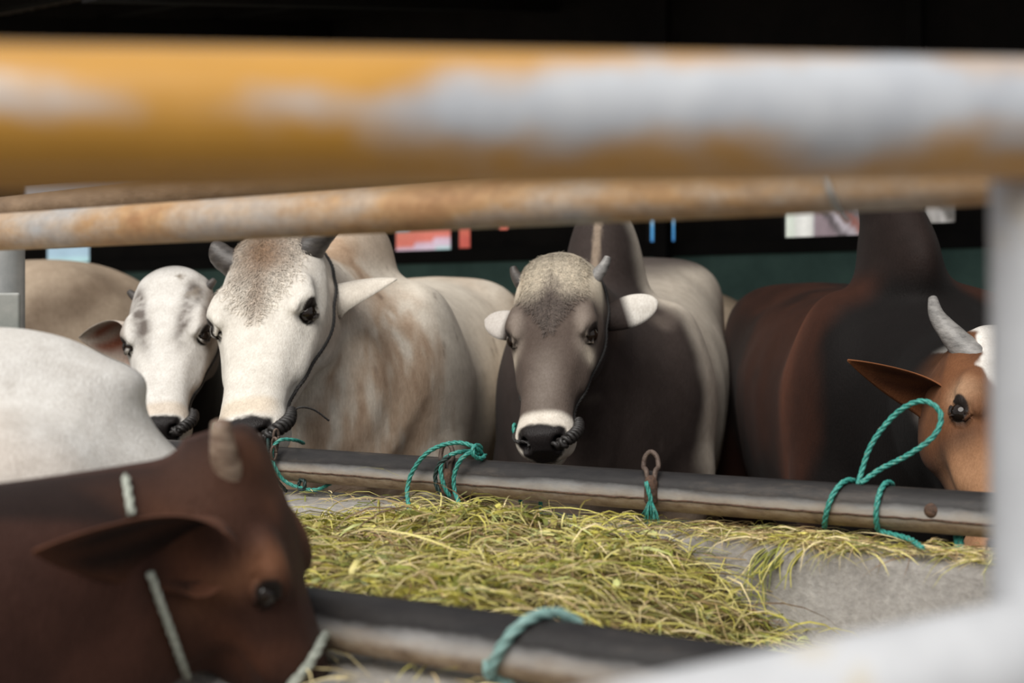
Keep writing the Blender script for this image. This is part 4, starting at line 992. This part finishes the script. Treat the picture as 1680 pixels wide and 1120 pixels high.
def rail_wrap(u0, u1, a0=-100, a1=200, r=0.005, n=18, N=FAR_N, z=RAIL_Z):
    """part of a turn of rope around the rail; angle 0 faces the camera, 90 is on top"""
    P = []
    for i in range(n + 1):
        t = i / n; al = math.radians(a0 + (a1 - a0) * t); a = a_at(u0 + (u1 - u0) * t, N - RAIL_R); R = RAIL_R + r
        P.append(an(a, N - R * math.cos(al), z + R * math.sin(al)))
    return P
def thing_rope(name, label, segs, mat, r=0.0048, cat='rope', mats=None):
    root = empty(name, segs[0][0]); tag(root, label, cat, 'ropes tied on the rails')
    for i, s in enumerate(segs):
        V, F = rope_vf(s, r); link_mesh('strand', V, F, (mats[i] if mats else mat), root)
    return root
R0 = RAIL_R + 0.005
thing_rope('teal_rope', 'looped teal rope tied round an iron ring in the middle of the far rail', [
    [fr(676, 858, 0.10), fr(672, 835, 0.085), fr(668, 805, 0.06), fr(676, 775, 0.052), fr(697, 746, 0.045), fr(725, 730, 0.035), fr(755, 726, 0.03), fr(778, 733, 0.025), fr(790, 744, 0.0), fr(783, 757, -0.02)],
    [fr(795, 749, -0.03), fr(775, 741, 0.0), fr(750, 742, 0.03), fr(730, 752, 0.04), fr(723, 770, 0.046), fr(728, 795, 0.046), fr(738, 815, 0.040)],
    [fr(787, 738, 0.01), fr(770, 743, 0.03), fr(755, 755, 0.043), fr(745, 780, 0.046), fr(746, 805, 0.046), fr(753, 825, 0.055), fr(762, 848, 0.09)],
    [fr(790, 736, 0.0), fr(784, 730, 0.015), fr(776, 735, 0.03), fr(778, 748, 0.03), fr(790, 752, 0.015), fr(796, 746, 0.0)],
    [fr(738, 748, 0.040), fr(722, 760, 0.046), fr(714, 782, 0.046), fr(720, 805, 0.044), fr(742, 825, 0.03), fr(768, 845, 0.03)],
    ], M_TEALROPE, 0.0042, mats=[M_TEALROPE, M_TEALROPE, M_TEALROPE, M_TEALROPE, M_DARKROPE])
thing_rope('teal_rope', 'dark teal rope wound round the rail below the large white cow\'s chin', [
    [fr(498, 727, -0.05), fr(485, 722, 0.0), fr(462, 721, 0.03), fr(449, 732, 0.042), fr(446, 750, 0.044), fr(452, 768, 0.044), fr(466, 788, 0.030), fr(490, 799, 0.02), fr(520, 803, 0.02), fr(547, 790, -0.02)],
    [fr(440, 715, -0.05), fr(440, 740, 0.042), fr(440, 765, 0.044), fr(452, 785, 0.035), fr(470, 806, 0.01)],
    [fr(492, 785, 0.02), fr(500, 790, 0.025), fr(498, 803, 0.025), fr(490, 800, 0.02), fr(492, 788, 0.02)]], M_DARKROPE, 0.0038, mats=[M_TEALROPE, M_DARKROPE, M_DARKROPE])
# chain link between chin and rail
root = empty('chain', fr(452, 725, 0)); tag(root, 'short iron chain hanging from the large white cow\'s chin to the rail', 'chain')
for k in range(3):
    c = fr(453 - k * 2, 715 + 14 * k, 0.02 + 0.012 * k); x = E_ if k % 2 else (N_ * 0.7 + E_ * 0.3)
    V, F = tube_vf(catmull([c + x * (0.007 * math.cos(a)) + Vector((0, 0, 0.013 * math.sin(a))) for a in np.linspace(0, 2*np.pi, 11)], 2), 0.0028, 8); link_mesh('link', V, F, M_IRON, root)
thing_rope('teal_rope', 'teal rope standing up in a large loop on the far rail at the right', [
    [fr(1408, 796, 0.0), fr(1413, 775, -0.02), fr(1430, 728, -0.03), fr(1465, 683, -0.04), fr(1500, 660, -0.04), fr(1527, 661, -0.04), fr(1544, 682, -0.04), fr(1532, 715, -0.03), fr(1490, 746, -0.02), fr(1445, 769, -0.015), fr(1412, 793, 0.005)],
    [Vector(q) for q in rail_wrap(1385, 1345, 110, -70)],
    [Vector(q) for q in rail_wrap(1446, 1436, 120, -60)] + [fr(1462, 876, 0.03), fr(1492, 884, 0.05), fr(1514, 899, 0.09)],
    [fr(1568, 878, -0.01), fr(1570, 890, 0.0), fr(1571, 902, 0.01)], [fr(1576, 878, -0.01), fr(1577, 890, 0.0), fr(1577, 901, 0.01)]], M_TEALROPE, 0.0044)
thing_rope('teal_rope', 'short bit of teal rope hanging below the rail under the grey bull', [[fr(884, 812, -0.03), fr(887, 826, -0.03), fr(888, 843, -0.02)], [fr(853, 818, -0.03), fr(857, 832, -0.03)]], M_TEALROPE, 0.004)
# frayed tuft on the ring
root = empty('frayed_rope', fr(1068, 820, 0.04)); tag(root, 'frayed end of teal rope hanging from the ring before the grey bull', 'rope')
V, F = rope_vf([fr(1060, 790, 0.045), fr(1064, 805, 0.047), fr(1068, 822, 0.045), fr(1068, 832, 0.045)], 0.004); link_mesh('strand', V, F, M_TEALROPE, root)
fib = []
for i in range(60):
    x = random.gauss(0, 1); fib.append(tube_vf(np.array([fr(1067 + x * 1.5, 822, 0.045), fr(1067 + x * 5, 838, 0.05 + random.uniform(-.01, .01)), fr(1067 + x * 8, 848 + random.uniform(-6, 12), 0.05 + random.uniform(-.015, .015))]), 0.0006, 4))
o = link_mesh('fibres', *merge(*fib), M_TEALROPE, root); o['kind'] = 'stuff'
def nr(u, v, off=0.0): return on_plane(u, v, NEAR_N - off)
thing_rope('pale_rope', 'pale teal rope looped over the blurred near rail', [
    [Vector(q) for q in rail_wrap(905, 800, 160, -40, 0.006, N=NEAR_N, z=NEAR_Z)] + [nr(800, 1085, 0.03), nr(812, 1110, 0.02), nr(850, 1130, 0.01)]], M_PALETEAL, 0.006)

# ------------------------------------------------------------------ cut grass
def pile_h(a, n):
    base = 0.125 * sst(np.asarray(a), -0.76, -1.02) * (0.62 + 0.38 * sst(np.asarray(a), -2.3, -1.6))
    h = base + 0.035 * np.exp(-((a + 1.28) / 0.16) ** 2 - ((n - 1.86) / 0.13) ** 2) + 0.012 * np.exp(-((a + 1.06) / 0.07) ** 2 - ((n - 1.86) / 0.1) ** 2) - 0.03 * np.exp(-((a + 1.72) / 0.12) ** 2 - ((n - 1.95) / 0.12) ** 2)
    P = np.stack([np.asarray(a, float), np.asarray(n, float), np.zeros_like(np.asarray(a, float))], 1)
    return FLOOR_Z + h * (0.88 + 0.24 * fbm(P, 9, 21)) - 0.02 * sst(n, 1.45, 1.3)
pile = empty('grass_pile', an(-1.4, 1.62, FLOOR_Z)); tag(pile, 'heap of cut yellow green grass lying in the trough', 'grass', kind='stuff')
PA, PN = np.linspace(-2.9, -0.74, 110), np.linspace(1.275, 1.955, 40)
G = np.stack(np.meshgrid(PA, PN, indexing='ij'), -1).reshape(-1, 2); hz_ = pile_h(G[:, 0], G[:, 1])
V = [an(a, n, z) for (a, n), z in zip(G, hz_)]; F = [(i*40+j, (i+1)*40+j, (i+1)*40+j+1, i*40+j+1) for i in range(109) for j in range(39)]
o = link_mesh('mound', V, F, M_GRASS, pile); nn = fbm(G_ := np.c_[G, np.zeros(len(G))], 40, 5)
set_col(o, blend(fill(G, C3(70, 58, 32)), C3(118, 104, 58), sst(nn, 0.35, 0.65))); o['kind'] = 'stuff'
GR = [C3(206, 196, 100), C3(186, 178, 82), C3(146, 150, 66), C3(224, 212, 136), C3(116, 122, 56), C3(226, 208, 158), C3(204, 178, 130), C3(128, 98, 66), C3(196, 200, 128), C3(84, 66, 42)]
GW = np.array([0.17, 0.12, 0.07, 0.18, 0.05, 0.17, 0.09, 0.06, 0.05, 0.04])
def blades(name, pts, z0, lmin, lmax, wmin, wmax, parent, lift=0.35, weights=GW, seg=4, flat=0.25):
    n = len(pts); th = RNG.random(n) * 2 * np.pi; L = lmin + (lmax - lmin) * RNG.random(n) ** 2; W = wmin + (wmax - wmin) * RNG.random(n) ** 2
    el = np.abs(RNG.normal(size=n)) * lift; bend = RNG.normal(size=n) * 0.55; sag = 0.6 + RNG.random(n) * 1.4; ci = RNG.choice(len(GR), n, p=weights / weights.sum())
    V = np.zeros((n, seg + 1, 2, 3)); cur = np.stack([pts[:, 0], pts[:, 1], z0], 1); az = th.copy(); e = el.copy(); tw = RNG.random(n) * np.pi
    for k in range(seg + 1):
        t = k / seg; w = W * (1 - t ** 2.2 * 0.9) * (0.6 + 0.4 * min(1, 4 * t))
        sx = np.stack([-np.sin(az) * np.cos(tw), np.cos(az) * np.cos(tw), np.sin(tw) * 0.8], 1)
        V[:, k, 0] = cur - sx * w[:, None] / 2; V[:, k, 1] = cur + sx * w[:, None] / 2
        d = np.stack([np.cos(az) * np.cos(e), np.sin(az) * np.cos(e), np.sin(e)], 1); cur = cur + d * (L / seg)[:, None]; az = az + bend / seg; e = e - sag * (0.3 + el) / seg * 1.6; tw = tw + 0.3
    C = np.array(GR)[ci] * (0.62 + 0.70 * RNG.random(n))[:, None]; C = np.repeat(C[:, None], (seg + 1) * 2, 1).reshape(-1, 3)
    F = []
    for i in range(n):
        o = i * (seg + 1) * 2
        for k in range(seg): F.append((o + 2*k, o + 2*k + 1, o + 2*k + 3, o + 2*k + 2))
    ob = link_mesh(name, V.reshape(-1, 3), F, M_GRASS, parent); set_col(ob, np.clip(C, 0, 1)); ob['kind'] = 'stuff'; return ob
def pile_pts(n, a0=-2.7, a1=-0.76, n0=1.28, n1=1.95):
    a = a0 + (a1 - a0) * RNG.random(n); q = n0 + (n1 - n0) * RNG.random(n); z = pile_h(a, q)
    P = np.array([an(x, y) for x, y in zip(a, q)])[:, :2]; return P, z
P, z = pile_pts(15000); blades('blades', P, z - 0.004 + 0.012 * RNG.random(len(P)), 0.04, 0.16, 0.0016, 0.0042, pile, 0.34)
P, z = pile_pts(2600); blades('long_stalks', P, z + 0.006, 0.10, 0.24, 0.0016, 0.0038, pile, 0.32, np.array([.15, .1, .05, .2, .03, .22, .15, .06, .04, 0]), seg=6)
P, z = pile_pts(2200); blades('leaves', P, z + 0.006, 0.03, 0.075, 0.006, 0.013, pile, 0.5, np.array([.2, .2, .2, .1, .14, .02, .02, .02, .10, 0]))
P, z = pile_pts(220, -1.6, -0.95, 1.72, 1.93); blades('upright_stalks', P, z, 0.06, 0.13, 0.002, 0.0045, pile, 0.8, np.array([.25, .2, .1, .2, .03, .1, .06, .03, .03, 0]), seg=6)
# straw scattered along the far ledge
straw = empty('ledge_straw', an(-0.8, 2.03, LEDGE_Z)); tag(straw, 'loose straw and grass scattered along the concrete ledge under the far rail', 'straw', kind='stuff')
def ledge_pts(n, u0, u1, n0=1.975, n1=2.12):
    q = n0 + (n1 - n0) * RNG.random(n); u = u0 + (u1 - u0) * RNG.random(n); a = np.array([a_at(x, y) for x, y in zip(u, q)])
    return np.array([an(x, y) for x, y in zip(a, q)])[:, :2]
DRY = np.array([.10, .06, .05, .18, .05, .25, .17, .10, .02, .02])
for n, u0, u1, n0, n1 in ((420, 1150, 1400, 1.985, 2.09), (520, 1290, 1700, 1.975, 2.06), (190, 660, 860, 2.0, 2.1), (260, 960, 1200, 1.98, 2.08), (60, 480, 700, 2.0, 2.1), (260, 1230, 1420, 1.97, 2.03)):
    P = ledge_pts(n, u0, u1, n0, n1); blades('blades', P, LEDGE_Z + 0.004 + 0.014 * RNG.random(n), 0.03, 0.12, 0.0014, 0.0036, straw, 0.16, DRY)
q_ = 1.10 + 0.17 * RNG.random(420); a_ = -2.2 + 1.7 * RNG.random(420); P = np.array([an(x, y) for x, y in zip(a_, q_)])[:, :2]
ns_ = empty('near_wall_straw', an(-1.3, 1.2, NWALL_Z)); tag(ns_, 'loose straw lying on the near trough wall under the blurred rail', 'straw', kind='stuff')
blades('blades', P, NWALL_Z + 0.004 + 0.012 * RNG.random(420), 0.04, 0.13, 0.0016, 0.0036, ns_, 0.16, DRY)
# a few grass stalks hanging down the wall face from the ledge
tv = []; tc = []
for i in range(26):
    u = random.uniform(1225, 1300); s = on_plane(u + 30, 895, 1.99); m = on_plane(u, 925 + random.uniform(-10, 10), 1.955); e = on_plane(u - random.uniform(0, 40), 965 + random.uniform(-30, 40), 1.93)
    P = catmull([s, m, e], 5); V_, F_ = tube_vf(P, np.linspace(0.0016, 0.0007, len(P)), 4); tv.append((V_, F_)); tc.append(np.tile(np.clip(random.choice(GR[:6]), 0, 1), (len(V_), 1)))
o = link_mesh('hanging_stalks', *merge(*tv), M_GRASS, straw); set_col(o, np.concatenate(tc)); o['kind'] = 'stuff'
